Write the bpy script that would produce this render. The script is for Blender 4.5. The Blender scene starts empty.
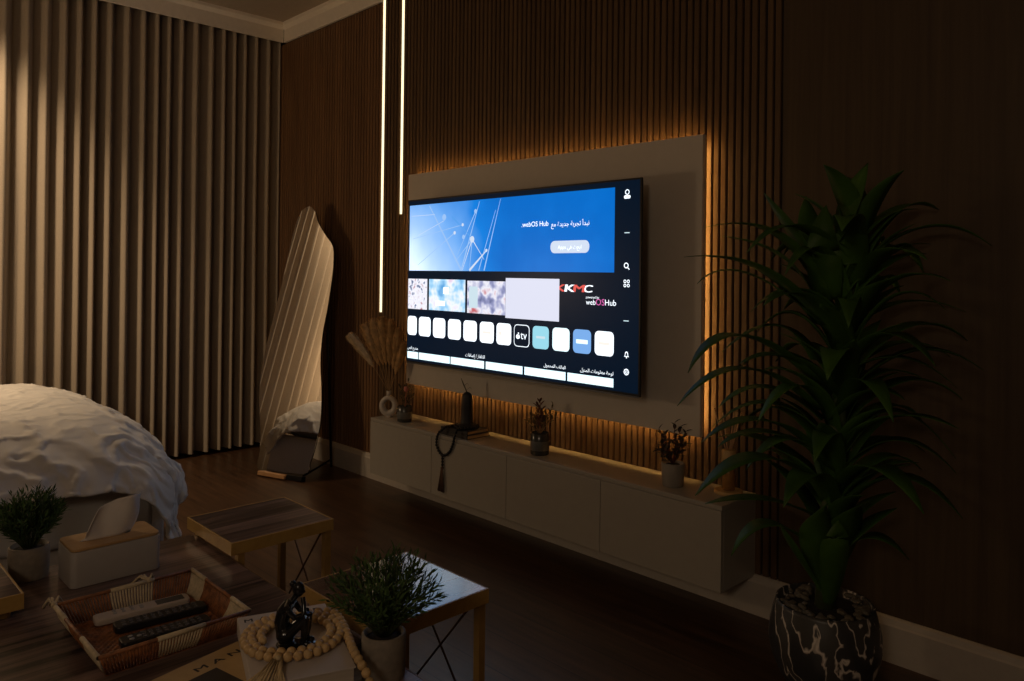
import bpy, math, random
from mathutils import Vector, Matrix, noise
random.seed(7)
SC = bpy.context.scene
COL = SC.collection
PI = math.pi

# ------------------------------------------------------------------ materials
def newmat(name):
    m = bpy.data.materials.new(name); m.use_nodes = True
    nt = m.node_tree
    return m, nt, nt.nodes['Principled BSDF']

def node(nt, typ, **kw):
    n = nt.nodes.new(typ)
    for k, v in kw.items():
        if k in n.inputs: n.inputs[k].default_value = v
        else: setattr(n, k, v)
    return n

def ramp(nt, fac, stops):
    r = nt.nodes.new('ShaderNodeValToRGB')
    e = r.color_ramp.elements
    while len(e) < len(stops): e.new(0.5)
    for el, (p, c) in zip(e, stops):
        el.position = p; el.color = (c[0], c[1], c[2], 1)
    nt.links.new(fac, r.inputs['Fac'])
    return r.outputs['Color']

def coords(nt, scale=(1, 1, 1), rot=(0, 0, 0), space='Object'):
    tc = nt.nodes.new('ShaderNodeTexCoord'); mp = nt.nodes.new('ShaderNodeMapping')
    mp.inputs['Scale'].default_value = scale; mp.inputs['Rotation'].default_value = rot
    nt.links.new(tc.outputs[space], mp.inputs['Vector'])
    return mp.outputs['Vector']

def bump(nt, bsdf, height, strength=0.2, dist=0.002):
    b = nt.nodes.new('ShaderNodeBump'); b.inputs['Strength'].default_value = strength
    b.inputs['Distance'].default_value = dist
    nt.links.new(height, b.inputs['Height']); nt.links.new(b.outputs['Normal'], bsdf.inputs['Normal'])

def plain(name, col, rough=0.5, metal=0.0, var=0.12, scale=30, spec=0.5, sheen=0.0, bumpy=0.0):
    m, nt, b = newmat(name)
    n = node(nt, 'ShaderNodeTexNoise', Scale=scale, Detail=4.0)
    nt.links.new(coords(nt), n.inputs['Vector'])
    lo = [c * (1 - var) for c in col]; hi = [min(1, c * (1 + var)) for c in col]
    nt.links.new(ramp(nt, n.outputs['Fac'], [(.3, lo), (.7, hi)]), b.inputs['Base Color'])
    b.inputs['Roughness'].default_value = rough; b.inputs['Metallic'].default_value = metal
    b.inputs['Specular IOR Level'].default_value = spec
    if sheen: b.inputs['Sheen Weight'].default_value = sheen
    if bumpy: bump(nt, b, n.outputs['Fac'], bumpy, .003)
    return m

def wood(name, dark, light, along=(1, 12, 12), rough=0.35, planks=None, spec=0.5, bstr=0.05, island=False):
    """streaky grain; `along` scales the coordinates so the grain runs on the small axis;
    planks = (axis, width): boards side by side with their own tone"""
    m, nt, b = newmat(name)
    v = coords(nt, along)
    if planks:
        tc = nt.nodes.new('ShaderNodeTexCoord'); sx = nt.nodes.new('ShaderNodeSeparateXYZ')
        nt.links.new(tc.outputs['Object'], sx.inputs[0])
        dv = node(nt, 'ShaderNodeMath', operation='DIVIDE'); dv.inputs[1].default_value = planks[1]
        nt.links.new(sx.outputs['XYZ'.index(planks[0])], dv.inputs[0])
        fl = node(nt, 'ShaderNodeMath', operation='FLOOR'); nt.links.new(dv.outputs[0], fl.inputs[0])
        wn = node(nt, 'ShaderNodeTexWhiteNoise', noise_dimensions='1D'); nt.links.new(fl.outputs[0], wn.inputs['W'])
        add = node(nt, 'ShaderNodeVectorMath', operation='ADD')
        sc = node(nt, 'ShaderNodeVectorMath', operation='SCALE'); sc.inputs['Scale'].default_value = 9.0
        nt.links.new(wn.outputs['Color'], sc.inputs[0])
        nt.links.new(v, add.inputs[0]); nt.links.new(sc.outputs[0], add.inputs[1]); v = add.outputs[0]
    n = node(nt, 'ShaderNodeTexNoise', Scale=2.2, Detail=7.0, Roughness=0.62, Distortion=0.5)
    nt.links.new(v, n.inputs['Vector'])
    fac = n.outputs['Fac']
    tone = None
    if planks: tone = wn.outputs['Value']
    if island:
        g = nt.nodes.new('ShaderNodeNewGeometry'); tone = g.outputs['Random Per Island']
    if tone is not None:
        mx = node(nt, 'ShaderNodeMath', operation='MULTIPLY_ADD')
        mx.inputs[1].default_value = 0.28; nt.links.new(tone, mx.inputs[0]); nt.links.new(fac, mx.inputs[2])
        sb = node(nt, 'ShaderNodeMath', operation='SUBTRACT'); sb.inputs[1].default_value = 0.14
        nt.links.new(mx.outputs[0], sb.inputs[0]); fac = sb.outputs[0]
    mid = [(a + c) / 2 for a, c in zip(dark, light)]
    col = ramp(nt, fac, [(.28, dark), (.5, mid), (.72, light)])
    if planks:
        fr = node(nt, 'ShaderNodeMath', operation='FRACT'); nt.links.new(dv.outputs[0], fr.inputs[0])
        lt = node(nt, 'ShaderNodeMath', operation='LESS_THAN'); lt.inputs[1].default_value = 0.022
        nt.links.new(fr.outputs[0], lt.inputs[0])
        mxc = node(nt, 'ShaderNodeMix', data_type='RGBA'); nt.links.new(lt.outputs[0], mxc.inputs['Factor'])
        nt.links.new(col, mxc.inputs['A']); mxc.inputs['B'].default_value = (dark[0] * .4, dark[1] * .4, dark[2] * .4, 1)
        col = mxc.outputs['Result']
    nt.links.new(col, b.inputs['Base Color'])
    b.inputs['Roughness'].default_value = rough; b.inputs['Specular IOR Level'].default_value = spec
    bump(nt, b, n.outputs['Fac'], bstr, .001)
    return m

def glow(name, col, strength, rough=0.3):
    m, nt, b = newmat(name)
    b.inputs['Base Color'].default_value = (0.01, 0.01, 0.01, 1)
    b.inputs['Roughness'].default_value = rough
    b.inputs['Emission Color'].default_value = (*col, 1); b.inputs['Emission Strength'].default_value = strength
    return m

# ------------------------------------------------------------------ mesh builder
class MB:
    def __init__(s): s.v = []; s.f = []; s.m = []; s.sm = []
    def add(s, verts, faces, m=0, smooth=False, M=None):
        o = len(s.v)
        s.v += [(M @ Vector(p))[:] if M is not None else tuple(p) for p in verts]
        for f in faces: s.f.append(tuple(i + o for i in f)); s.m.append(m); s.sm.append(smooth)
        return s
    def box(s, x0, x1, y0, y1, z0, z1, m=0, M=None):
        v = [(x, y, z) for z in (z0, z1) for y in (y0, y1) for x in (x0, x1)]
        return s.add(v, [(0, 2, 3, 1), (4, 5, 7, 6), (0, 1, 5, 4), (2, 6, 7, 3), (0, 4, 6, 2), (1, 3, 7, 5)], m, False, M)
    def prism(s, poly, z0, z1, m=0, M=None, smooth=False):
        n = len(poly)
        v = [(x, y, z0) for x, y in poly] + [(x, y, z1) for x, y in poly]
        f = [tuple(reversed(range(n))), tuple(range(n, 2 * n))]
        s.add(v, f, m, False, M)
        o = len(s.v) - 2 * n
        for i in range(n):
            j = (i + 1) % n
            s.f.append((o + i, o + j, o + n + j, o + n + i)); s.m.append(m); s.sm.append(smooth)
        return s
    def tube(s, pts, rad, n=8, m=0, M=None, cap=True):
        pts = [Vector(p) for p in pts]
        if not hasattr(rad, '__len__'): rad = [rad] * len(pts)
        vs = []; fs = []
        ref = None
        for i, p in enumerate(pts):
            t = (pts[min(i + 1, len(pts) - 1)] - pts[max(i - 1, 0)])
            if t.length < 1e-9: t = Vector((0, 0, 1))
            t.normalize()
            if ref is None: ref = t.orthogonal().normalized()
            ref = (ref - t * ref.dot(t))
            if ref.length < 1e-6: ref = t.orthogonal()
            ref.normalize(); b = t.cross(ref)
            for k in range(n):
                a = 2 * PI * k / n
                vs.append(p + (ref * math.cos(a) + b * math.sin(a)) * rad[i])
        for i in range(len(pts) - 1):
            for k in range(n):
                k2 = (k + 1) % n
                fs.append((i * n + k, i * n + k2, (i + 1) * n + k2, (i + 1) * n + k))
        if cap:
            fs.append(tuple(reversed(range(n)))); fs.append(tuple((len(pts) - 1) * n + k for k in range(n)))
        return s.add(vs, fs, m, True, M)
    def lathe(s, prof, n=24, m=0, M=None, wob=None):
        vs = []; fs = []
        for (r, z) in prof:
            for k in range(n):
                a = 2 * PI * k / n
                rr = r * (wob(a, z) if wob else 1)
                vs.append((rr * math.cos(a), rr * math.sin(a), z))
        for i in range(len(prof) - 1):
            for k in range(n):
                k2 = (k + 1) % n
                fs.append((i * n + k, i * n + k2, (i + 1) * n + k2, (i + 1) * n + k))
        if prof[0][0] > 1e-6: fs.append(tuple(reversed(range(n))))
        if prof[-1][0] > 1e-6: fs.append(tuple((len(prof) - 1) * n + k for k in range(n)))
        return s.add(vs, fs, m, True, M)
    def ball(s, c, r, nu=12, nv=8, m=0, M=None):
        if not hasattr(r, '__len__'): r = (r, r, r)
        vs = [(c[0], c[1], c[2] - r[2])]; fs = []
        for i in range(1, nv):
            t = PI * i / nv - PI / 2
            for k in range(nu):
                a = 2 * PI * k / nu
                vs.append((c[0] + r[0] * math.cos(t) * math.cos(a), c[1] + r[1] * math.cos(t) * math.sin(a), c[2] + r[2] * math.sin(t)))
        vs.append((c[0], c[1], c[2] + r[2])); top = len(vs) - 1
        for k in range(nu):
            k2 = (k + 1) % nu
            fs.append((0, 1 + k2, 1 + k))
            for i in range(nv - 2):
                fs.append((1 + i * nu + k, 1 + i * nu + k2, 1 + (i + 1) * nu + k2, 1 + (i + 1) * nu + k))
            fs.append((1 + (nv - 2) * nu + k, 1 + (nv - 2) * nu + k2, top))
        return s.add(vs, fs, m, True, M)
    def grid(s, fn, nu, nv, m=0, M=None, smooth=True):
        vs = [fn(i / nu, j / nv) for j in range(nv + 1) for i in range(nu + 1)]
        fs = [(j * (nu + 1) + i, j * (nu + 1) + i + 1, (j + 1) * (nu + 1) + i + 1, (j + 1) * (nu + 1) + i) for j in range(nv) for i in range(nu)]
        return s.add(vs, fs, m, smooth, M)
    def leaf(s, base, mid, tip, w, n=9, fold=0.25, up=None, m=0, root=0.45, peak=0.45):
        """arched strap leaf: quadratic through base, mid, tip; V-folded across"""
        b, mi, t = Vector(base), Vector(mid), Vector(tip)
        c = mi * 2 - (b + t) * 0.5
        vs = []; fs = []
        for i in range(n + 1):
            u = i / n
            p = b * (1 - u) ** 2 + c * (2 * u * (1 - u)) + t * u * u
            d = ((c - b) * (1 - u) + (t - c) * u)
            if d.length < 1e-9: d = t - b
            d.normalize()
            upv = Vector(up) if up else Vector((0, 0, 1))
            side = d.cross(upv)
            if side.length < 0.15: side = d.cross(Vector((0.72, -0.7, 0)))
            side.normalize(); nn = side.cross(d)
            if u < peak: k = root + (1 - root) * math.sin(u / peak * PI / 2)
            else: k = max(0.02, 1 - ((u - peak) / (1 - peak)) ** 1.9)
            h = w * 0.5 * k
            vs += [p - side * h + nn * h * fold, p, p + side * h + nn * h * fold]
        for i in range(n):
            a = i * 3
            fs += [(a, a + 1, a + 4, a + 3), (a + 1, a + 2, a + 5, a + 4)]
        return s.add(vs, fs, m, True)
    def build(s, name, mats, parent=None, bevel=0.0, segs=2, solid=0.0, sub=0, loc=None):
        me = bpy.data.meshes.new(name)
        me.from_pydata(s.v, [], s.f); me.update()
        for mt in (mats if isinstance(mats, (list, tuple)) else [mats]): me.materials.append(mt)
        me.polygons.foreach_set('material_index', s.m)
        me.polygons.foreach_set('use_smooth', s.sm)
        o = bpy.data.objects.new(name, me); COL.objects.link(o)
        if parent: o.parent = parent
        if loc: o.location = loc
        if solid:
            md = o.modifiers.new('solid', 'SOLIDIFY'); md.thickness = solid; md.offset = 0
        if bevel:
            md = o.modifiers.new('bevel', 'BEVEL'); md.width = bevel; md.segments = segs
            md.limit_method = 'ANGLE'; md.angle_limit = 0.7
        if sub:
            md = o.modifiers.new('sub', 'SUBSURF'); md.levels = sub; md.render_levels = sub
        return o

def tag(o, label, cat, group=None, kind=None):
    o['label'] = label; o['category'] = cat
    if group: o['group'] = group
    if kind: o['kind'] = kind
    return o

def thing(name, label, cat, loc=(0, 0, 0), rz=0.0, group=None):
    o = bpy.data.objects.new(name, None); COL.objects.link(o)
    o.empty_display_size = 0.05
    o.location = loc; o.rotation_euler = (0, 0, rz)
    return tag(o, label, cat, group)

def copy_tree(o, parent=None):
    c = o.copy(); COL.objects.link(c)
    if parent: c.parent = parent
    for ch in list(o.children): copy_tree(ch, c)
    return c

def text_poly(body, size, fat=0.0):
    """glyph outlines as (verts, faces) in the XY plane, left-bottom origin, plus width"""
    c = bpy.data.curves.new('glyphs', 'FONT'); c.body = body; c.size = size; c.resolution_u = 3; c.offset = fat
    o = bpy.data.objects.new('glyphs', c); COL.objects.link(o)
    bpy.context.view_layer.update()
    me = bpy.data.meshes.new_from_object(o.evaluated_get(bpy.context.evaluated_depsgraph_get()))
    v = [tuple(p.co) for p in me.vertices]; f = [tuple(p.vertices) for p in me.polygons]
    bpy.data.objects.remove(o); bpy.data.curves.remove(c); bpy.data.meshes.remove(me)
    if not v: return [], [], 0
    x0 = min(p[0] for p in v); x1 = max(p[0] for p in v)
    return [(p[0] - x0, p[1], 0) for p in v], f, x1 - x0

# Arabic: joined letter forms, laid out right to left
AR = {'ا': 'ﺍﺎ', 'أ': 'ﺃﺄ', 'إ': 'ﺇﺈ', 'ب': 'ﺏﺐﺑﺒ', 'ت': 'ﺕﺖﺗﺘ', 'ج': 'ﺝﺞﺟﺠ', 'د': 'ﺩﺪ', 'ذ': 'ﺫﺬ', 'ر': 'ﺭﺮ',
      'ز': 'ﺯﺰ', 'س': 'ﺱﺲﺳﺴ', 'ش': 'ﺵﺶﺷﺸ', 'ع': 'ﻉﻊﻋﻌ', 'ف': 'ﻑﻒﻓﻔ', 'ق': 'ﻕﻖﻗﻘ', 'ل': 'ﻝﻞﻟﻠ', 'م': 'ﻡﻢﻣﻤ',
      'ن': 'ﻥﻦﻧﻨ', 'ه': 'ﻩﻪﻫﻬ', 'ة': 'ﺓﺔ', 'و': 'ﻭﻮ', 'ي': 'ﻱﻲﻳﻴ', 'ح': 'ﺡﺢﺣﺤ', 'خ': 'ﺥﺦﺧﺨ', 'ض': 'ﺽﺾﺿﻀ',
      'ط': 'ﻁﻂﻃﻄ', 'ص': 'ﺹﺺﺻﺼ'}
def arabic(s):
    out = ''
    for i, ch in enumerate(s):
        if ch not in AR: out += ch; continue
        fm = AR[ch]
        pj = i > 0 and s[i - 1] in AR and len(AR[s[i - 1]]) == 4
        nj = len(fm) == 4 and i + 1 < len(s) and s[i + 1] in AR
        out += fm[3] if pj and nj else fm[2] if nj else fm[1] if pj else fm[0]
    return out[::-1]

def rrect(x0, x1, y0, y1, r, n=5):
    p = []
    for cx, cy, a0 in ((x1 - r, y1 - r, 0), (x0 + r, y1 - r, 90), (x0 + r, y0 + r, 180), (x1 - r, y0 + r, 270)):
        for k in range(n + 1):
            a = math.radians(a0 + 90 * k / n); p.append((cx + r * math.cos(a), cy + r * math.sin(a)))
    return p

# ------------------------------------------------------------------ palette
M = {}
M['floor'] = wood('floor_wood', (.040, .018, .008), (.115, .056, .026), (1.2, 16, 16), .34, ('Y', .165), .5, .08)
M['slat_red'] = wood('slat_wood_red', (.150, .076, .034), (.230, .120, .053), (10, 10, .7), .5, None, .35, .05, True)
M['slat'] = wood('slat_wood', (.082, .045, .020), (.130, .074, .033), (10, 10, .7), .5, None, .35, .05, True)
M['slat_back'] = plain('slat_backing', (.012, .008, .005), .8)
M['veneer'] = wood('veneer', (.056, .035, .018), (.088, .057, .030), (18, 18, .5), .55, None, .3, .04)
M['paint'] = plain('wall_paint', (.30, .24, .18), .8, var=.04)
M['ceiling'] = plain('ceiling_paint', (.42, .34, .26), .85, var=.03)
M['crown'] = plain('crown_paint', (.86, .78, .67), .55, var=.03)
M['base'] = plain('baseboard_paint', (.47, .41, .34), .45, var=.04)
M['curtain'] = plain('curtain_cloth', (.40, .325, .24), .9, var=.10, scale=220, sheen=.15, bumpy=.15)
M['white_lac'] = plain('white_lacquer', (.36, .325, .27), .35, var=.02)
M['panel'] = plain('panel_paint', (.60, .53, .44), .55, var=.02)
M['black'] = plain('black_plastic', (.012, .012, .013), .3, var=.1)
M['black_metal'] = plain('black_metal', (.012, .011, .010), .45, metal=.6)
M['black_gloss'] = plain('black_glaze', (.010, .010, .011), .12, var=.1)
M['black_matte'] = plain('black_matte', (.007, .006, .0055), .55, var=.2)
M['foot_wood'] = wood('foot_wood', (.36, .18, .07), (.52, .28, .12), (2, 20, 20), .5)
M['amber_led'] = glow('amber_led', (1.0, .54, .15), 34.0)
M['warm_led'] = glow('warm_led', (1.0, .80, .48), 1.8)
M['top_wood'] = wood('table_top_wood', (.014, .008, .007), (.270, .175, .145), (20, .7, 20), .28, ('X', .075), .5, .03)
M['glossy_top'] = wood('polished_table_top_wood', (.014, .008, .007), (.270, .175, .145), (20, .7, 20), .15, ('X', .075), .5, .0)
M['glossy_top'].node_tree.nodes['Principled BSDF'].inputs['IOR'].default_value = 3.0
M['gold_wood'] = wood('golden_edge_wood', (.36, .21, .055), (.50, .31, .095), (8, 8, 8), .42)
M['dark_edge'] = wood('brown_edge_wood', (.10, .055, .022), (.17, .095, .038), (8, 8, 8), .42)
M['gold_metal'] = plain('golden_frame', (.46, .28, .09), .4, metal=.35, var=.1)
M['dark_wire'] = plain('bronze_rod', (.10, .05, .025), .45, metal=.5)
M['duvet'] = plain('duvet_cotton', (.66, .62, .57), .85, var=.03, scale=12, sheen=.1)
def cotton():
    m, nt, b = newmat('duvet_cotton'); v = coords(nt, (1, 1, 1))
    n = node(nt, 'ShaderNodeTexNoise', Scale=4.5, Detail=6.0, Roughness=.6, Distortion=1.6, noise_type='RIDGED_MULTIFRACTAL'); nt.links.new(v, n.inputs['Vector'])
    nt.links.new(ramp(nt, n.outputs['Fac'], [(0, (.64, .60, .55)), (1, (.68, .64, .59))]), b.inputs['Base Color'])
    b.inputs['Roughness'].default_value = .85; bump(nt, b, n.outputs['Fac'], .55, .012); return m
M['duvet'] = cotton()
M['sheet'] = plain('sheet_cotton', (.52, .49, .45), .85, var=.03)
M['bedbase'] = plain('bed_upholstery', (.50, .44, .38), .8, var=.06, scale=120, bumpy=.1)
M['bed_dark'] = plain('bed_leg', (.02, .015, .01), .6)
M['tissuebox'] = plain('tissue_box_plastic', (.42, .38, .34), .45, var=.02)
M['bamboo'] = wood('bamboo_lid', (.40, .23, .09), (.55, .34, .15), (16, 1.5, 16), .45)
M['paper'] = plain('tissue_paper', (.68, .62, .56), .9, var=.03)
M['wicker'] = plain('brown_wicker', (.26, .095, .030), .6, var=.5, scale=60, bumpy=.3)
M['cream_cord'] = plain('cream_cord', (.58, .47, .30), .75, var=.15, scale=90)
M['remote_white'] = plain('remote_white', (.50, .42, .35), .4, var=.03)
M['lcd'] = plain('lcd_grey', (.10, .10, .085), .2)
M['key_grey'] = plain('key_grey', (.08, .08, .085), .4)
M['key_light'] = plain('key_light', (.30, .29, .28), .4)
M['bead'] = wood('bead_wood', (.50, .32, .13), (.68, .47, .22), (40, 40, 40), .5, island=True)
M['tassel'] = plain('tassel_cotton', (.56, .43, .24), .9, var=.2, scale=80)
M['brown_tassel'] = plain('brown_tassel', (.11, .055, .03), .9, var=.2, scale=80)
M['cover_white'] = plain('book_cover_white', (.56, .50, .45), .5, var=.02)
M['cover_tan'] = plain('book_cover_tan', (.50, .34, .15), .5, var=.06)
M['cover_dark'] = plain('book_cover_dark', (.03, .024, .02), .5)
M['pages'] = wood('book_pages', (.40, .34, .26), (.58, .50, .40), (3, 3, 160), .8)
M['tan_pages'] = wood('tan_pages', (.36, .25, .12), (.50, .36, .18), (3, 3, 160), .8)
M['ink'] = plain('ink', (.02, .018, .016), .6)
M['concrete'] = plain('grey_pot', (.23, .19, .145), .75, var=.15, scale=50, bumpy=.15)
M['white_pot'] = plain('white_pot', (.26, .225, .18), .6, var=.05)
M['soil'] = plain('soil', (.018, .012, .008), .95, var=.4, scale=80, bumpy=.6)
M['leaf_small'] = plain('small_leaf', (.066, .118, .034), .7, spec=.15, var=.5, scale=25)
M['stem_green'] = plain('green_stem', (.06, .08, .025), .6)
M['leaf_big'] = plain('strap_leaf', (.042, .098, .012), .5, var=.35, scale=7, spec=.25)
M['leaf_dark'] = plain('dusky_leaf', (.030, .030, .026), .6, var=.5, scale=40)
M['leaf_olive'] = plain('olive_leaf', (.07, .058, .018), .6, var=.4, scale=40)
M['leaf_red'] = plain('red_bract', (.12, .025, .012), .6, var=.4, scale=40)
M['pink'] = plain('pink_bud', (.55, .20, .16), .7)
M['pampas'] = plain('pampas_plume', (.62, .37, .15), .95, var=.3, scale=40)
M['pampas_pale'] = plain('pale_plume', (.72, .52, .28), .95, var=.25, scale=40)
M['stalk'] = plain('dry_stalk', (.36, .22, .10), .8)
M['vase'] = plain('matte_white_vase', (.52, .46, .39), .7, var=.04, bumpy=.1)
M['jar_glass'] = plain('smoky_jar', (.05, .05, .045), .12, var=.1)
M['jar_grey'] = plain('grey_jar_label', (.11, .11, .10), .4, var=.1)
M['amber_glass'] = plain('amber_liquid', (.30, .14, .035), .1)
M['reed'] = plain('reed', (.62, .40, .22), .8)
M['tan_wood'] = wood('tan_cap_wood', (.42, .25, .08), (.58, .37, .15), (9, 9, 3), .5)
M['pebble'] = plain('pebble', (.12, .10, .07), .6, var=.6, scale=14)

def marble():
    m, nt, b = newmat('marbled_pot')
    v = coords(nt, (1.0, 1.0, .55), (0.35, 0.5, 0.2))
    n0 = node(nt, 'ShaderNodeTexNoise', Scale=5.5, Detail=3.0); nt.links.new(v, n0.inputs['Vector'])
    sc = node(nt, 'ShaderNodeVectorMath', operation='SCALE'); sc.inputs['Scale'].default_value = .30
    nt.links.new(n0.outputs['Color'], sc.inputs[0])
    ad = node(nt, 'ShaderNodeVectorMath', operation='ADD'); nt.links.new(v, ad.inputs[0]); nt.links.new(sc.outputs[0], ad.inputs[1])
    w = node(nt, 'ShaderNodeTexWave', Scale=3.0, Distortion=11.0, Detail=5.0); w.inputs['Detail Scale'].default_value = 1.4
    nt.links.new(ad.outputs[0], w.inputs['Vector'])
    n2 = node(nt, 'ShaderNodeTexNoise', Scale=34.0, Detail=4.0); nt.links.new(v, n2.inputs['Vector'])
    mx = node(nt, 'ShaderNodeMath', operation='MULTIPLY_ADD'); mx.inputs[1].default_value = .22
    nt.links.new(n2.outputs['Fac'], mx.inputs[0]); nt.links.new(w.outputs['Fac'], mx.inputs[2])
    c = ramp(nt, mx.outputs[0], [(0, (.030, .030, .030)), (.58, (.050, .048, .046)), (.63, (.40, .34, .28)), (.72, (.74, .67, .58)), (.80, (.30, .26, .22)), (.85, (.06, .056, .05))])
    nt.links.new(c, b.inputs['Base Color']); b.inputs['Roughness'].default_value = .4
    return m
M['marble'] = marble()

def mirror_mat():
    m, nt, b = newmat('mirror_silver')
    b.inputs['Metallic'].default_value = 1; b.inputs['Roughness'].default_value = .012
    n = node(nt, 'ShaderNodeTexNoise', Scale=1.5)
    nt.links.new(ramp(nt, n.outputs['Fac'], [(0, (.80, .79, .77)), (1, (.84, .83, .81))]), b.inputs['Base Color'])
    return m
M['mirror'] = mirror_mat()

# ------------------------------------------------------------------ the room
XR, YB, ZC = 7.0, -4.6, 3.02
def structure(name, mb, mats, label, cat, **k):
    return tag(mb.build(name, mats, **k), label, cat, kind='structure')

structure('floor', MB().box(-.1, XR + .1, YB - .1, .15, -.1, 0), M['floor'], 'dark brown plank floor running through the whole room', 'floor')
structure('ceiling', MB().box(-.1, XR + .1, YB - .1, .15, ZC, ZC + .1), M['ceiling'], 'plain ceiling above the curtain in the top left', 'ceiling')
structure('wall_left', MB().box(-.1, 0, YB, .15, 0, ZC), M['paint'], 'side wall hidden behind the long curtain', 'wall')
structure('wall_back', MB().box(-.1, XR + .1, YB - .1, YB, 0, ZC), M['paint'], 'plain wall opposite the television', 'wall')
structure('wall_right', MB().box(XR, XR + .1, YB, .15, 0, ZC), M['paint'], 'plain side wall at the far right end', 'wall')

mb = MB().box(0, 3.967, .012, .12, 0, ZC, 0)
mb.box(3.967, XR, .002, .12, 0, ZC, 1)
structure('wall_front', mb, [M['slat_back'], M['veneer']], 'television wall with plain dark wood veneer at its right end', 'wall')

PITCH = .0315
def slats(x0, x1):
    mb = MB(); n = int(round((x1 - x0) / PITCH)); p = (x1 - x0) / n
    for i in range(n):
        a = x0 + i * p; w = .0235; c = .003
        mb.prism([(a, .0125), (a, c), (a + c, 0), (a + w - c, 0), (a + w, c), (a + w, .0125)], .143, 2.872)
    return mb
structure('trim_1', slats(.0, 1.420), M['slat_red'], 'vertical wood slat cladding between the curtain and the light strips', 'slat cladding')
structure('trim_2', slats(1.449, 1.612), M['slat'], 'narrow run of wood slats between the two light strips', 'slat cladding')
structure('trim_3', slats(1.640, 3.967), M['slat'], 'wide wood slat cladding behind the television and low cabinet', 'slat cladding')

# crown mouldings: a fascia with a small bead at the ceiling
def crown_profile(): return [(0, 2.882), (.018, 2.882), (.018, 2.972), (.040, 2.998), (.040, ZC), (0, ZC)]
mb = MB(); pr = crown_profile(); v = []; n = len(pr)
for x in (.2, XR): v += [(x, .010 - a, z) for a, z in pr]
mb.add(v, [tuple(range(n)), tuple(reversed(range(n, 2 * n)))] + [(i, n + i, n + (i + 1) % n, (i + 1) % n) for i in range(n)])
structure('trim_4', mb, M['crown'], 'crown moulding along the top of the slatted television wall', 'crown moulding')
mb = MB(); v = []
for y in (-.012, YB): v += [(.182 + a, y, z) for a, z in pr]
mb.add(v, [tuple(range(n)), tuple(reversed(range(n, 2 * n)))] + [(i, n + i, n + (i + 1) % n, (i + 1) % n) for i in range(n)])
structure('trim_5', mb, M['crown'], 'crown moulding in front of the curtain top', 'crown moulding')

mb = MB()
bp = [(-.02, 0), (-.02, .118), (-.016, .124), (-.012, .138), (-.004, .1437), (.012, .1437), (.012, 0)]
v = []; n = len(bp)
for x in (0, XR): v += [(x, y, z) for y, z in bp]
mb.add(v, [tuple(range(n)), tuple(reversed(range(n, 2 * n)))] + [(i, (i + 1) % n, n + (i + 1) % n, n + i) for i in range(n)])
structure('baseboard_front', mb, M['base'], 'pale baseboard along the foot of the television wall', 'baseboard')

# ------------------------------------------------------------------ curtain
def curtain():
    mb = MB(); y0, y1 = -4.5, -.012
    ph = [0.0]; N = 620
    for i in range(N):
        y = y0 + (y1 - y0) * i / N; k = min(1, max(0, (-1.1 - y) / 1.1))
        ph.append(ph[-1] + (y1 - y0) / N / (.0875 + .105 * k * k) * 2 * PI * (1 + .38 * noise.noise((y * 4.3, 3.1, 0))))
    def f(u, w):
        i = min(N, int(round(u * N))); p = ph[i]; y = y0 + (y1 - y0) * u; z = .022 + (2.985 - .022) * w
        amp = .053 + .010 * noise.noise((y * 3, 7, 0)) + .006 * (1 - w) + .034 * min(1, max(0, (-1.5 - y) * 1.4))
        s = math.sin(p + .25 * noise.noise((y * 6, z * .8, 1)))
        s = .65 * s + .35 * (2 * abs(math.cos((p - PI / 2) / 2)) - 1)
        x = .110 + amp * s + .006 * noise.noise((y * 5, z * .9, 4))
        return (x, y, z)
    mb.grid(f, N, 14)
    o = mb.build('curtain', M['curtain'])
    tag(o, 'floor length beige brown pleated curtain covering the left wall', 'curtain')
curtain()

# ------------------------------------------------------------------ light strips
for x, z, lab in ((1.434, 1.006, 'long vertical warm light strip, the left one of two in the slatted wall'),
                  (1.626, 1.586, 'shorter vertical warm light strip nearer the television, ending higher up')):
    t = thing('light_strip', lab, 'light strip', (x, 0, z), 0, 'light strips in the slat wall')
    MB().box(-.0050, .0050, -.003, .006, 0, 2.93 - z).build('diffuser', M['warm_led'], t)
    MB().box(-.0125, .0125, .0062, .0118, -.003, 2.93 - z).build('channel', M['black_metal'], t)
# slats under the strips, so the channels stop on wood
for x, z in ((1.434, 1.006), (1.626, 1.586)):
    structure('trim_6' if x < 1.5 else 'trim_7', MB().prism([(x - .012, .0125), (x - .012, .003), (x - .009, 0), (x + .009, 0), (x + .012, .003), (x + .012, .0125)], .143, z - .004),
              M['slat'], 'single wood slat running on below the %s light strip' % ('longer' if x < 1.5 else 'shorter'), 'slat')

# ------------------------------------------------------------------ backlit panel
t = thing('backlit_panel', 'large pale wall panel with amber backlight mounted behind the television', 'wall panel', (2.7265, 0, .623))
w, hh = 1.893 / 2, 1.173
MB().box(-w, w, -.06, -.036, 0, hh).build('board', M['panel'], t, bevel=.002)
mb = MB(); i = .035
mb.box(-w + i, w - i, -.036, -.031, i - .016, i - .010); mb.box(-w + i, w - i, -.036, -.031, hh - i - .010, hh - i)
mb.box(-w + i, -w + i + .010, -.036, -.031, i + .012, hh - i - .012); mb.box(w - i - .010, w - i, -.036, -.031, i + .012, hh - i - .012)
mb.build('light_tape', M['amber_led'], t)['label'] = 'glowing amber light tape'
for x in (-.7, 0, .7): MB().box(x - .04, x + .04, -.036, 0, .15, hh - .15).build('batten', M['black_matte'], t)

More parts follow.
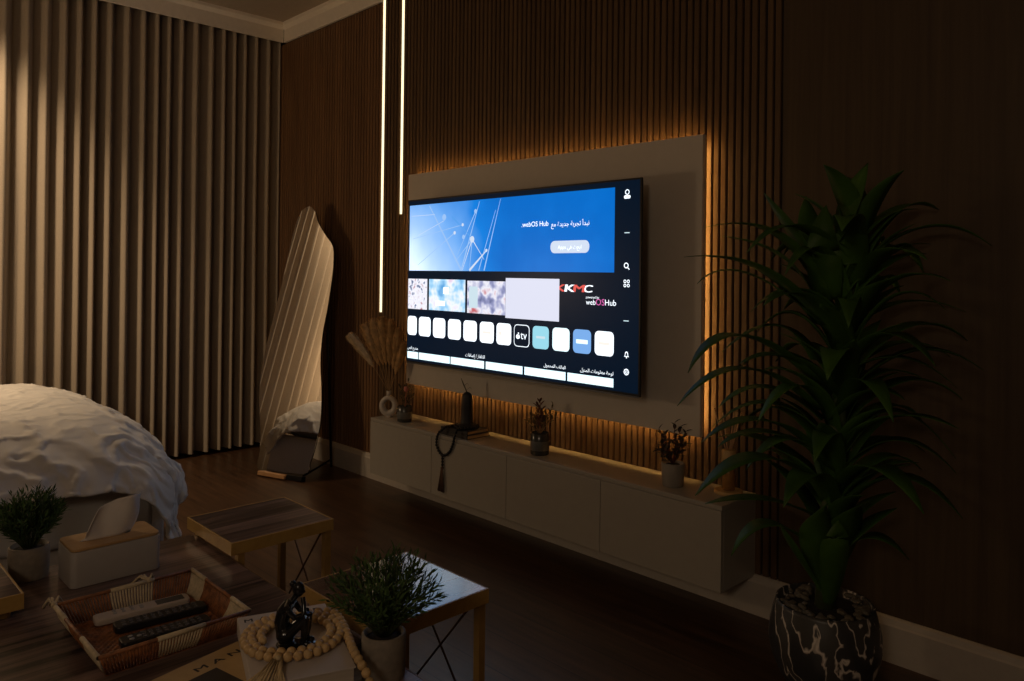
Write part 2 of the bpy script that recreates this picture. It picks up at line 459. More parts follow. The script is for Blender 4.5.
# ------------------------------------------------------------------ low cabinet
X0, X1, Z0, Z1, D = 1.702, 3.877, .1375, .4416, .2427
t = thing('media_cabinet', 'long low pale floating cabinet with four plain doors under the television', 'cabinet', ((X0 + X1) / 2, 0, Z0))
L = (X1 - X0) / 2; H = Z1 - Z0
MB().box(-L + .001, L - .001, -D + .019, -.0005, .001, H - .018).build('carcass', M['white_lac'], t)
MB().box(-L, L, -D + .002, -.0005, H - .0175, H).build('top_board', M['white_lac'], t, bevel=.0015)
for k in range(4):
    a = -L + k * 2 * L / 4
    MB().box(a + .0015, a + 2 * L / 4 - .0015, -D, -D + .0185, 0, H - .0185).build('door', M['white_lac'], t, bevel=.0012)

# ------------------------------------------------------------------ television
TW, TH = 1.518, .860
tv = thing('television', 'large wide television lit up with a blue menu screen on the pale panel', 'television', (2.7295, -.20, .770))
mb = MB(); e = .007
mb.box(-TW / 2, TW / 2, 0, .011, 0, e * 1.6); mb.box(-TW / 2, TW / 2, 0, .011, TH - e, TH)
mb.box(-TW / 2, -TW / 2 + e, 0, .011, e * 1.6, TH - e); mb.box(TW / 2 - e, TW / 2, 0, .011, e * 1.6, TH - e)
mb.build('bezel', M['black'], tv)
MB().box(-TW / 2 + .002, TW / 2 - .002, -.0012, .004, -.004, .002).build('chin', plain('chin_metal', (.16, .16, .17), .35, metal=.8), tv)
MB().box(-TW / 2 + .012, TW / 2 - .012, .0112, .020, .012, TH - .012).box(-.55, .55, .0195, .070, .10, .60).build('back_housing', M['black'], tv, bevel=.004)
MB().box(-.20, .20, .068, .080, .22, .52).box(-.05, .05, .078, .132, .30, .44).box(-.24, .24, .128, .1395, .24, .50).build('wall_bracket', M['black_metal'], tv)

def tv_banner():
    m, nt, b = newmat('tv_banner'); v = coords(nt)
    sx = nt.nodes.new('ShaderNodeSeparateXYZ'); nt.links.new(v, sx.inputs[0])
    def mr(sock, a, c):
        r = node(nt, 'ShaderNodeMapRange'); r.inputs[1].default_value = a; r.inputs[2].default_value = c
        nt.links.new(sock, r.inputs[0]); return r.outputs[0]
    gx = mr(sx.outputs['X'], -.76, -.02); gz = mr(sx.outputs['Z'], .86, .40)
    n = node(nt, 'ShaderNodeTexNoise', Scale=5.0, Detail=2.0); nt.links.new(v, n.inputs['Vector'])
    a = node(nt, 'ShaderNodeMath', operation='SUBTRACT'); a.inputs[0].default_value = 1.0; nt.links.new(gx, a.inputs[1])
    c = node(nt, 'ShaderNodeMath', operation='MULTIPLY_ADD'); nt.links.new(gz, c.inputs[0]); c.inputs[1].default_value = .80; c.inputs[2].default_value = .46
    p = node(nt, 'ShaderNodeMath', operation='MULTIPLY'); nt.links.new(a.outputs[0], p.inputs[0]); nt.links.new(c.outputs[0], p.inputs[1])
    q = node(nt, 'ShaderNodeMath', operation='MULTIPLY_ADD'); nt.links.new(n.outputs['Fac'], q.inputs[0]); q.inputs[1].default_value = .25; nt.links.new(p.outputs[0], q.inputs[2])
    s2 = node(nt, 'ShaderNodeMath', operation='SUBTRACT'); s2.inputs[1].default_value = .12; nt.links.new(q.outputs[0], s2.inputs[0])
    col = ramp(nt, s2.outputs[0], [(0, (.0, .150, .60)), (.18, (.005, .22, .76)), (.40, (.17, .44, .95)), (.72, (.50, .74, 1.1)), (1, (.90, 1.10, 1.4))])
    b.inputs['Base Color'].default_value = (.005, .005, .006, 1); b.inputs['Roughness'].default_value = .30; b.inputs['Specular IOR Level'].default_value = .12
    nt.links.new(col, b.inputs['Emission Color']); b.inputs['Emission Strength'].default_value = 1.0
    return m

def tv_picture(name, stops, seed, scale):
    m, nt, b = newmat(name)
    n = node(nt, 'ShaderNodeTexNoise', Scale=scale, Detail=2.0, noise_dimensions='4D'); n.inputs['W'].default_value = seed
    nt.links.new(coords(nt), n.inputs['Vector'])
    b.inputs['Base Color'].default_value = (.005, .005, .006, 1); b.inputs['Roughness'].default_value = .30; b.inputs['Specular IOR Level'].default_value = .12
    nt.links.new(ramp(nt, n.outputs['Fac'], stops), b.inputs['Emission Color']); b.inputs['Emission Strength'].default_value = 1.0
    return m

def tvm(name, c, s=1.0):
    m = glow(name, c, s, .30); m.node_tree.nodes['Principled BSDF'].inputs['Specular IOR Level'].default_value = .12; return m
UI = [tvm('tv_navy', (.0006, .0062, .0170), 1.0), tv_banner(), tvm('tv_white', (.86, .93, 1.0), 1.5),
      tvm('tv_line', (.34, .56, .93), 1.0), tvm('tv_pale', (.70, .80, .97), .95), tvm('tv_red', (.90, .12, .10), .9),
      tv_picture('tv_picture_a', [(.30, (.45, .10, .14)), (.40, (.85, .82, .90)), (.56, (1.0, 1.0, 1.1)), (.66, (.15, .20, .34))], 1.0, 34),
      tv_picture('tv_picture_b', [(.28, (.06, .32, .72)), (.45, (.40, .72, 1.0)), (.56, (.95, 1.0, 1.1)), (.7, (.85, .66, .85))], 2.0, 14),
      tv_picture('tv_picture_c', [(.28, (.10, .12, .26)), (.42, (.34, .36, .60)), (.54, (.90, .90, 1.0)), (.70, (.60, .14, .16))], 5.0, 16),
      tvm('tv_lavender', (.80, .82, .98), .95), tvm('tv_sky', (.33, .72, .86), 1.0), tvm('tv_azure', (.20, .43, .85), 1.0),
      tvm('tv_icewhite', (.74, .95, 1.0), 1.4), tvm('tv_mid', (.10, .36, .86), 1.0), tvm('tv_magenta', (.85, .16, .52), .9),
      tvm('tv_ghost', (.62, .78, .86), 1.0), tvm('tv_peach', (.95, .72, .66), 1.3)]
NAVY, BAN, WHT, LIN, PAL, RED, PA, PB, PC, LAV, SKY, AZU, ICE, MID, MAG, GHO, PEA = range(17)
scr = MB()
sx = lambda u: (u - .5) * TW
sz = lambda v: v * TH
LY = .0004
def flat(poly, m, layer):
    n = len(poly); scr.add([(x, -LY * layer, z) for x, z in poly], [tuple(range(n))], m)
def rect(u0, u1, v0, v1, m, layer=1): flat([(sx(u0), sz(v0)), (sx(u1), sz(v0)), (sx(u1), sz(v1)), (sx(u0), sz(v1))], m, layer)
def rr(u0, u1, v0, v1, r, m, layer=2): flat(rrect(sx(u0), sx(u1), sz(v0), sz(v1), r), m, layer)
def disc(u, v, r, m, layer=3, n=16, ax=1.0): flat([(sx(u) + r * ax * math.cos(2 * PI * k / n), sz(v) + r * math.sin(2 * PI * k / n)) for k in range(n)], m, layer)
def ring(u, v, r, w, m, layer=3, n=20):
    vs = []
    for k in range(n):
        a = 2 * PI * k / n
        for q in (r - w, r): vs.append((sx(u) + q * math.cos(a), -LY * layer, sz(v) + q * math.sin(a)))
    scr.add(vs, [(2 * k, 2 * k + 1, 2 * ((k + 1) % n) + 1, 2 * ((k + 1) % n)) for k in range(n)], m)
def beam(u0, v0, u1, v1, w0, w1, m, layer=2):
    a = Vector((sx(u0), sz(v0))); b = Vector((sx(u1), sz(v1))); d = (b - a).normalized(); p = Vector((-d.y, d.x))
    flat([tuple(a - p * w0), tuple(a + p * w0), tuple(b + p * w1), tuple(b - p * w1)], m, layer)
def words(s, u0, u1, v, m, layer=3, vmax=None, shear=0.0, fat=0.0):
    vs, fs, w = text_poly(s, 1.0)
    if not vs: return
    k = (u1 - u0) * TW / w
    kz = k if vmax is None else (vmax - v) * TH / max(p[1] for p in vs)
    for q, ox in enumerate((-fat, 0, fat) if fat else (0,)):
        scr.add([(sx(u0) + p[0] * k + p[1] * kz * shear + ox * k, -LY * (layer + .12 * q), sz(v) + p[1] * kz) for p in vs], fs, m)

scr.add([(-TW / 2 + e, 0, e * 1.6), (TW / 2 - e, 0, e * 1.6), (TW / 2 - e, 0, TH - e), (-TW / 2 + e, 0, TH - e)], [(0, 1, 2, 3)], NAVY)
rect(.010, .914, .566, .965, BAN)
for b in ((.12, .955, .29, .57, .003, .006, LIN), (.375, .955, .29, .57, .0015, .005, LIN), (.472, .96, .40, .57, .0012, .004, LIN), (.45, .90, .375, .57, .0012, .003, LIN),
          (.357, .90, .27, .66, .003, .001, LIN), (.295, .83, .03, .76, .0018, .001, LIN), (.255, .786, .06, .60, .0025, .001, LIN), (.41, .68, .33, .57, .003, .006, PAL),
          (.342, .745, .26, .62, .003, .001, LIN), (.342, .745, .40, .63, .003, .001, PAL), (.342, .745, .33, .57, .003, .001, LIN), (.342, .745, .295, .57, .003, .001, PAL),
          (.24, .88, .35, .74, .005, .003, MID), (.02, .90, .15, .90, .001, .001, PAL), (.06, .78, .20, .86, .001, .001, PAL)):
    beam(*b)
for d in ((.357, .902, .013, LIN), (.295, .83, .010, PAL), (.255, .786, .011, PAL), (.41, .681, .010, PAL), (.342, .745, .020, PAL), (.30, .76, .014, LIN), (.20, .88, .020, LIN)): disc(d[0], d[1], d[2] * .8, d[3])
words(arabic('نبدأ تجربة جديدة مع'), .685, .827, .795, WHT, 4)
words('.webOS Hub', .565, .674, .800, WHT, 4)
rr(.683, .828, .660, .722, .024, PAL, 3)
words('Apps ' + arabic('ابحث في'), .712, .800, .681, WHT, 5)
rect(.0055, .113, .331, .516, PA); rect(.123, .311, .332, .516, PB); rect(.321, .498, .330, .512, PC); rect(.499, .719, .317, .531, LAV, 2)
rr(.330, .372, .36, .48, .01, GHO, 3); rr(.20, .23, .43, .47, .004, WHT, 3); rr(.16, .21, .36, .39, .004, WHT, 3)
words('K', .704, .740, .469, RED, 1, .504, .2, .035); words('K', .740, .774, .469, WHT, 3, .504, .2, .035); words('M', .772, .810, .469, RED, 3, .504, .2, .035); words('C', .808, .838, .469, WHT, 3, .504, .2, .035)
words('powered by', .818, .864, .440, WHT, 3); words('web', .818, .852, .410, WHT, 3); words('OS', .853, .883, .409, MAG, 3); words('Hub', .885, .922, .410, WHT, 3)
for k, u in enumerate((.025, .102, .180, .259, .337, .416, .493, .570, .648, .727, .805, .883)):
    m = {8: SKY, 9: ICE, 10: AZU, 7: WHT}.get(k, WHT); a = .0325
    rr(max(.0055, u - a), u + a, .171, .287, .020, m, 2)
    if k == 7:
        rr(u - a + .002, u + a - .002, .1745, .2835, .018, NAVY, 3)
        disc(u - .0165, .223, .0105, WHT, 4, ax=.95); disc(u - .0125, .223, .0095, WHT, 5, ax=.95); disc(u - .013, .241, .004, WHT, 4)
        words('tv', u - .004, u + .022, .212, WHT, 4)
    if k == 8: rr(u - .018, u + .018, .224, .236, .003, GHO, 3)
    if k == 10: rr(u - .021, u + .021, .218, .238, .003, ICE, 3)
    if k in (5, 11): rr(u - .020, u + .018, .222, .236, .003, PEA, 3)
    if k == 6: rr(u - .024, u - .010, .222, .242, .003, PEA, 3)
for a, b in ((.0055, .066), (.071, .237), (.242, .405), (.413, .575), (.583, .746), (.753, .9155)): rect(a, b, .0275, .069, ICE)
words(arabic('مخرج الص'), .0065, .066, .084, WHT); words(arabic('التلفاز / إضافات'), .316, .408, .084, WHT)
words(arabic('الهاتف المحمول'), .662, .746, .084, WHT); words(arabic('لوحة معلومات المنزل'), .800, .915, .084, WHT)
# side icons: person, dashes, magnifier, four squares, bell, cog
ring(.955, .938, .011, .004, WHT); rr(.9445, .9655, .9080, .9235, .005, WHT, 3)
rect(.947, .964, .748, .7525, GHO, 3); rect(.947, .964, .341, .3455, GHO, 3)
ring(.954, .599, .0115, .004, WHT); beam(.959, .589, .9645, .580, .002, .002, WHT, 3)
for a in (-.0055, .0055):
    for b in (-.0095, .0095): ring(.956 + a, .516 + b, .0072, .0032, WHT, 3, 10)
flat([(sx(.958) + x, sz(.187) + z) for x, z in ((-.012, -.008), (.012, -.008), (.008, -.002), (.0075, .008), (.003, .013), (-.003, .013), (-.0075, .008), (-.008, -.002))], WHT, 3)
flat([(sx(.958) + x, sz(.187) + z) for x, z in ((-.006, -.005), (.006, -.005), (.004, .006), (0, .009), (-.004, .006))], NAVY, 4)
disc(.958, .174, .003, WHT)
ring(.958, .108, .0135, .004, WHT, 3, 8); ring(.958, .108, .0065, .003, WHT, 3, 10)
so = scr.build('screen', UI, tv); so['label'] = 'glowing menu screen with a blue banner and white app tiles'

# ------------------------------------------------------------------ standing mirror
MBP = (0.875, -0.466, 0.0)
MIR = [(-0.013, 0.022), (-0.041, 0.145), (-0.06, 0.264), (-0.108, 0.462), (-0.123, 0.668), (-0.096, 0.904), (-0.058, 1.168), (-0.035, 1.41), (-0.014, 1.568), (0.021, 1.657), (0.079, 1.688), (0.132, 1.654), (0.172, 1.58), (0.243, 1.499), (0.303, 1.441), (0.328, 1.383), (0.342, 1.251), (0.338, 1.045), (0.327, 0.869), (0.341, 0.697), (0.379, 0.526), (0.399, 0.357), (0.388, 0.236), (0.362, 0.115), (0.325, 0.047)]
ANG, LEAN = .33, .18
t = thing('standing_mirror', 'tall wavy edged mirror leaning back in the corner by the curtain', 'mirror', MBP)
uu = Vector((math.cos(ANG), math.sin(ANG), 0)); nh = Vector((-uu.y, uu.x, 0))
vv = nh * math.sin(LEAN) + Vector((0, 0, 1)) * math.cos(LEAN); nn = uu.cross(vv)
MM = Matrix((uu, vv, nn)).transposed().to_4x4()
def smooth_loop(p, k=4):
    out = []; n = len(p)
    for i in range(n):
        a, b, c, d = (Vector(p[(i + j) % n]) for j in (-1, 0, 1, 2))
        if i == n - 1: out.append(tuple(b)); continue
        for s in range(k):
            f = s / k
            out.append(tuple(.5 * ((2 * b) + (c - a) * f + (2 * a - 5 * b + 4 * c - d) * f * f + (3 * b - a - 3 * c + d) * f ** 3)))
    return out
loop = smooth_loop(MIR)[::-1]
cx_ = sum(p[0] for p in loop) / len(loop); cy_ = sum(p[1] for p in loop) / len(loop)
MB().prism(loop, 0, .004, 0, MM).build('glass', M['mirror'], t)['label'] = 'silvered wavy mirror glass'
MB().prism([(cx_ + (x - cx_) * .992, cy_ + (y - cy_) * .998) for x, y in loop], -.009, -.0005, 0, MM).build('backing_board', M['black_matte'], t)
MB().box(-.012, .205, 0, .026, -.020, .030, 0, MM).build('wooden_foot', M['foot_wood'], t, bevel=.004)
MB().box(.206, .325, .001, .030, -.020, .016, 0, MM).build('base_bar', M['black_metal'], t, bevel=.002)
lt = Vector((.988, -.055, .0)) - Vector(MBP); top = uu * .30 + vv * 1.12 - nn * .024
MB().tube([lt, top], .008, 8).build('stand_leg', M['black_metal'], t)
MB().tube([lt + Vector((0, 0, .05)), uu * .30 + vv * .03 - nn * .024], .006, 8).build('stand_bar', M['black_metal'], t)

# ------------------------------------------------------------------ bed and duvet
t = thing('bed', 'large bed with pale base and white sheet, left edge of the room', 'bed', (1.2, -2.6, 0))
MB().box(-.74, .78, -1.15, 1.16, .05, .33).build('base', M['bedbase'], t, bevel=.012)
MB().box(-.70, .74, -1.13, 1.12, .332, .51).build('mattress', M['sheet'], t, bevel=.09, segs=5)
for x in (-.66, .66):
    for y in (-1.05, 1.05): MB().lathe([(.03, 0), (.036, .05)], 12, 0, Matrix.Translation((x, y, 0))).build('leg', M['bed_dark'], t)
def skirt(u, w):
    y = -1.10 + 2.20 * u; z = .42 - .24 * w * (1 + .10 * noise.noise((y * 2.3, 1, 0)))
    return (.786 + .018 * w + (.004 + .012 * w) * math.sin(y * 21 + 2 * noise.noise((y * 2, 0, 3))) , y, z)
MB().grid(skirt, 120, 12).build('hanging_sheet', M['sheet'], t, solid=.003)

def duvet():
    XL, XRr, YF, R_, ZT = .72, 1.78, -1.74, .42, .640
    ox, oy = 1.2, -2.4
    def f(u, w):
        a = XL - .50 + (XRr - XL + .50 + .45 + .17 * w ** 9) * u; b = -3.55 + (YF + 3.55 + .52) * w
        exl = max(0, XL - a); exr = max(0, a - XRr); ey = max(0, b - YF); ex = exr - exl
        ee = math.hypot(ex, ey)
        x = min(max(a, XL), XRr); y = min(b, YF); z = ZT
        wr = noise.fractal((a * 2.6, b * 2.6, .3), .9, 2.1, 5)
        crease = 1 - abs(noise.noise((a * 4.2 + .8 * b + wr * .6, b * 3.0 - a * 1.5 + wr * .5, 2.0))) * 2
        crease2 = 1 - abs(noise.noise((a * 9 - b * 5 + wr, b * 8 + a * 3, 5.0))) * 2
        if ee > 1e-6:
            dx, dy = ex / ee, ey / ee
            if ee < R_ * PI / 2: ho = R_ * math.sin(ee / R_); dr = R_ * (1 - math.cos(ee / R_))
            else: q = ee - R_ * PI / 2; ho = R_ + .25 * q; dr = R_ + q * .98
            k = min(1, max(0, ee - .15) / .3)
            an = math.atan2(ey, abs(ex)) if ex else PI / 2
            fold = math.sin((a * 13 if ey > abs(ex) else b * 13) + 3 * wr) * .016 * k
            x += dx * (ho + fold); y += dy * (ho + fold); z -= dr
        puff = .018 * math.sin(min(1, max(0, (a - XL) / (XRr - XL))) * PI)
        z += puff + .009 * wr + .009 * max(0, crease) ** 7 + .006 * max(0, crease2) ** 6
        if ee > .15: x += .014 * max(0, crease2) ** 3 + .014 * wr + .012 * max(0, crease) ** 4; y += .012 * max(0, crease) ** 3
        return (x - ox, y - oy, z)
    mb = MB().grid(f, 260, 230)
    o = mb.build('duvet', M['duvet'], solid=.012, loc=(ox, oy, 0))
    tag(o, 'rumpled white duvet spread over the bed, hanging at the corner', 'duvet')
duvet()

# ------------------------------------------------------------------ tables
def table(name, label, cat, x0, x1, y0, y1, h, apron=.036, legs=True, group=None, brace=True, topm='top_wood', rail='gold_wood'):
    cx, cy = (x0 + x1) / 2, (y0 + y1) / 2; a, b = (x1 - x0) / 2, (y1 - y0) / 2
    t = thing(name, label, cat, (cx, cy, 0), 0, group)
    MB().box(-a + .006, a - .006, -b + .006, b - .006, h - .012, h).build('tabletop', M[topm], t)
    for bx in ((-a, a, -b, -b + .0055), (-a, a, b - .0055, b), (-a, -a + .0055, -b + .0056, b - .0056), (a - .0055, a, -b + .0056, b - .0056)):
        MB().box(*bx, h - apron, h).build('edge_rail', M[rail], t, bevel=.0008)
    if legs:
        s = .011
        for lx in (-a + s + .006, a - s - .006):
            for ly in (-b + s + .024, b - s - .006):
                MB().box(lx - s, lx + s, ly - s, ly + s, 0, h - .0125).build('leg', M['gold_metal'], t, bevel=.001)
        if brace:
            ly = b - s - .006; p, q = -a + 2 * s + .006, a - 2 * s - .006
            for k, (z0, z1) in enumerate(((.03, h - .03), (h - .03, .03))):
                MB().tube([(p, ly - .003 + .007 * k, z0), (q, ly - .003 + .007 * k, z1)], .0032, 8).build('cross_brace', M['dark_wire'], t)
    return t
table('coffee_table', 'large low dark plank coffee table in the left foreground under the tray', 'coffee table', 2.69, 4.15, -2.72, -1.605, .36, .036, True, None, False, 'top_wood', 'dark_edge')
table('side_table', 'small dark plank side table with golden edge beside the bed corner', 'side table', 2.69, 3.03, -1.628, -1.275, .42, .038, True, 'small side tables')
table('side_table', 'small side table reflecting blue light behind the right potted shrub', 'side table', 3.438, 3.800, -1.622, -1.275, .42, .038, True, 'small side tables', True, 'glossy_top')
t = table('table_riser', 'low dark wood riser with golden edge at the left picture edge', 'riser', 2.70, 3.02, -2.50, -2.166, .42, .040, False)
for x in (-.13, .13):
    for y in (-.13, .13): MB().lathe([(.014, .3605), (.012, .408)], 12, 0, Matrix.Translation((x, y, 0))).build('foot', M['gold_metal'], t)

# ------------------------------------------------------------------ small shrubs on the coffee table
def sprig_foliage(r, z0, z1, n, seed):
    rnd = random.Random(seed); st = MB(); lf = MB()
    for i in range(n):
        a = rnd.uniform(0, 2 * PI); q = math.sqrt(rnd.random()); rr_ = r * (.18 + .82 * q)
        zt = z0 + (z1 - z0) * (1.02 - .45 * q * q) * rnd.uniform(.72, 1.0)
        tip = Vector((rr_ * math.cos(a), rr_ * math.sin(a), zt)); b = Vector((.016 * math.cos(a), .016 * math.sin(a), z0 - .006))
        c = Vector((b.x * 1.6 + tip.x * .25, b.y * 1.6 + tip.y * .25, z0 + (zt - z0) * .55))
        P = lambda u: b * (1 - u) ** 2 + c * 2 * u * (1 - u) + tip * u * u
        st.tube([P(k / 5) for k in range(6)], [.0013, .0012, .0011, .0010, .0009, .0007], 5)
        for k in range(15):
            u = .28 + .72 * k / 14; p = P(u); d = (P(min(1, u + .03)) - P(u - .03)).normalized()
            o = d.orthogonal().normalized(); o.rotate(Matrix.Rotation(k * 2.4 + i, 3, d))
            ln = rnd.uniform(.018, .030); dr = (d * 1.0 + o * .75).normalized(); s = dr.cross(d).normalized() * ln * .105
            m_ = p + dr * ln * .5
            lf.add([p, m_ - s, p + dr * ln, m_ + s, m_ + o * .0012], [(0, 1, 4), (1, 2, 4), (2, 3, 4), (3, 0, 4)], 0, True)
    return st, lf
def shrub(label, loc, pr, ph, r, top, seed):
    t = thing('potted_shrub', label, 'potted plant', loc, 0, 'leafy shrubs in small pots')
    MB().lathe([(pr * .955, 0), (pr * .97, .003), (pr, ph * .6), (pr, ph - .003), (pr - .003, ph), (pr - .006, ph), (pr - .007, ph - .014), (0, ph - .014)], 32).build('pot', M['concrete'], t)
    MB().lathe([(pr - .008, ph - .0135), (pr * .5, ph - .007), (0, ph - .005)], 24).build('soil', M['soil'], t)
    st, lf = sprig_foliage(r, ph, top, 120, seed)
    st.build('stems', M['stem_green'], t); lf.build('foliage', M['leaf_small'], t)
shrub('leafy green shrub in grey pot at the left edge beside the tissue box', (2.735, -2.095, .36), .052, .092, .090, .255, 3)
shrub('leafy green shrub in grey pot in front of the blue lit side table', (3.876, -1.660, .36), .0485, .096, .128, .268, 8)

# ------------------------------------------------------------------ tissue box
t = thing('tissue_box', 'pale oblong tissue box with bamboo lid on the coffee table', 'tissue box', (2.853, -1.915, .36))
def rprism(mb, ax, ay, r, z0, z1): mb.prism(rrect(-ax, ax, -ay, ay, r, 6), z0, z1, 0, None, True); return mb
rprism(MB(), .072, .120, .018, 0, .100).build('box_body', M['tissuebox'], t, bevel=.003)
rprism(MB(), .070, .118, .017, .1005, .109).build('lid', M['bamboo'], t, bevel=.002)
rprism(MB(), .014, .055, .013, .1092, .1096).build('slot', M['black_matte'], t)
def tiss(u, w):
    # a gathered sheet pulled through the slot, lying over to one side with a pointed top
    zt = .030 + .050 * min(1, u / .2) + .020 * min(1, max(0, u - .2) / .3) + .012 * u
    y = (-.084 + .140 * u) * (1 - w) + (-.060 + .150 * u) * w + .006 * math.sin(w * 5 + u * 6)
    x = (.006 + .012 * w) * math.sin(u * 8 + 1 + w) + .020 * (1 - w) * math.sin(u * PI) + .010 * w
    return (x, y, .1085 + w * zt + .003 * math.sin(u * 11) * w)
tag(MB().grid(tiss, 30, 14).build('tissue', M['paper'], solid=.0015, loc=(2.853, -1.915, .36)), 'white paper tissue pulled up out of the bamboo lidded box', 'tissue')

# ------------------------------------------------------------------ wicker tray
TX0, TX1, TY0, TY1, TZ = 3.142, 3.494, -2.128, -1.790, .36
tcx, tcy = (TX0 + TX1) / 2, (TY0 + TY1) / 2; ta, tb = (TX1 - TX0) / 2, (TY1 - TY0) / 2
t = thing('wicker_tray', 'shallow brown and cream woven tray holding remotes on the coffee table', 'tray', (tcx, tcy, TZ))
ins = .022; ht = .056
mb = MB()
nx = 38
def weave(u, w):
    x = (-ta + ins) + 2 * (ta - ins) * u; y = (-tb + ins) + 2 * (tb - ins) * w
    return (x, y, .0035 + .0022 * math.sin(u * nx * PI) * math.sin(w * nx * PI))
mb.grid(weave, 120, 120)
mb.box(-ta + ins, ta - ins, -tb + ins, tb - ins, 0, .0012)
mb.build('woven_base', M['wicker'], t)
cream = {'left': [(.38, .70)], 'back': [(0, .27), (.72, 1)], 'right': [(.36, .68)], 'near': [(0, .30), (.66, 1)]}
ends = {'left': ((-ta, -tb), (-ta, tb), (1, 0)), 'back': ((-ta, tb), (ta, tb), (0, -1)), 'right': ((ta, -tb), (ta, tb), (-1, 0)), 'near': ((-ta, -tb), (ta, -tb), (0, 1))}
for s, (p0, p1, inn) in ends.items():
    N = 46; runs = []
    for k in range(N):
        u = (k + .5) / N; x = p0[0] + (p1[0] - p0[0]) * u; y = p0[1] + (p1[1] - p0[1]) * u
        f = 1 - 2 * ins / (2 * ta if s in ('back', 'near') else 2 * tb)
        bx, by = (x * f, y + inn[1] * ins) if s in ('back', 'near') else (x + inn[0] * ins, y * f)
        cr = any(a <= u <= b for a, b in cream[s])
        if not runs or runs[-1][0] != cr: runs.append((cr, MB()))
        runs[-1][1].tube([(bx, by, .0045), ((x + bx) / 2 - inn[0] * .002, (y + by) / 2 - inn[1] * .002, ht * .5), (x, y, ht)], .0025, 6)
    for cr, mb in runs: mb.build('cream_patch' if cr else 'woven_side', M['cream_cord' if cr else 'wicker'], t)
    rb = MB(); rb.tube([(p0[0], p0[1], ht), (p1[0], p1[1], ht)], .0046, 8)
    ro = rb.build('rim', M['wicker'], t)
    for a, b in cream[s]:
        MB().tube([(p0[0] + (p1[0] - p0[0]) * a, p0[1] + (p1[1] - p0[1]) * a, ht), (p0[0] + (p1[0] - p0[0]) * b, p0[1] + (p1[1] - p0[1]) * b, ht)], .0058, 8).build('cream_wrap', M['cream_cord'], ro)
for kx, ky, sd in ((-ta, -tb, 1), (-ta, tb * .32, 2)):
    rnd = random.Random(sd); kn = MB()
    for q in range(4):
        a = PI + rnd.uniform(-.9, .9); l = rnd.uniform(.03, .05)
        kn.tube([(kx, ky, ht), (kx + l * .5 * math.cos(a), ky + l * .5 * math.sin(a), ht + .012), (kx + l * math.cos(a), ky + l * math.sin(a), ht - .012)], .0032, 6)
    kn.ball((kx, ky, ht + .002), .008, 8, 6)
    kn.build('cord_tie', M['cream_cord'], t)

def remote(label, x, y, rz, L_, W_, Hh, mat, keymat, keys, lcd=False, z=.3665):
    t = thing('remote_control', label, 'remote control', (x, y, z), rz, 'remotes in the woven tray')
    rprism(MB(), W_ / 2, L_ / 2, W_ * .28, 0, Hh).build('casing', mat, t, bevel=.003)
    for (kx, ky, kw, kl) in keys:
        MB().prism(rrect(kx - kw / 2, kx + kw / 2, ky - kl / 2, ky + kl / 2, min(kw, kl) * .35, 3), Hh - .0005, Hh + .0016).build('button', keymat, t)
    if lcd: MB().box(-W_ * .33, W_ * .33, L_ * .14, L_ * .44, Hh - .0005, Hh + .0008).build('display', M['lcd'], t)
    return t
wk = [(x, y, .011, .008) for x in (-.013, .003) for y in (-.065, -.045, -.025)] + [(.0, -.003, .020, .009)]
remote('white air conditioner remote with grey display at the back of the tray', 3.212, -1.943, -.10, .225, .046, .016, M['remote_white'], M['key_light'], wk, True)
def padkeys(W_, L_): return [((i - 1) * W_ * .28, -L_ * .40 + j * L_ * .078, W_ * .20, L_ * .046) for j in range(11) for i in range(3)]
remote('slim black remote lying in the middle of the three in the tray', 3.288, -1.925, -.10, .215, .046, .017, M['black'], M['key_grey'], padkeys(.046, .215))
t2 = remote('black remote with a few pale keys lying at the tray front', 3.378, -1.945, -.06, .205, .046, .017, M['black'], M['key_grey'], padkeys(.046, .205)[6:])
for p in ((-.008, -.078), (.008, -.078), (0, -.060)): MB().ball((p[0], p[1], .0175), (.005, .006, .002), 10, 6).build('button', M['key_light'], t2)['label'] = 'pale round button'

# ------------------------------------------------------------------ books on the coffee table
def frame2(o, d1):
    u = Vector((d1[0], d1[1], 0)).normalized(); v = Vector((-u.y, u.x, 0))
    return Matrix((u, v, Vector((0, 0, 1)))).transposed().to_4x4(), math.atan2(u.y, u.x)
def book(name, label, loc, rz, w, l, h, cover, pages, group=None, z=0):
    """x = across the cover from the spine, y = up the cover; origin at the lower left corner"""
    t = thing(name, label, 'book', (loc[0], loc[1], z), rz, group)
    MB().box(0, w, 0, l, 0, .0025).box(0, w, 0, l, h - .0025, h).box(-.0015, .003, 0, l, .001, h - .001).build('cover', cover, t, bevel=.0006)
    MB().box(.0035, w - .004, .004, l - .004, .0028, h - .0028).build('page_block', pages, t)
    return t
def book_words(t, s, x0, x1, y, hgt, z, mat):
    vs, fs, w = text_poly(s, 1.0); k = (x1 - x0) / w
    kz = hgt / max(p[1] for p in vs)
    mb = MB()
    for q, (ox, oy) in enumerate(((0, 0), (.0012, 0), (0, .0008))): mb.add([(x0 + p[0] * k + ox, y + p[1] * kz + oy, z + .0003 + .00004 * q) for p in vs], fs)
    return mb.build('title', mat, t)
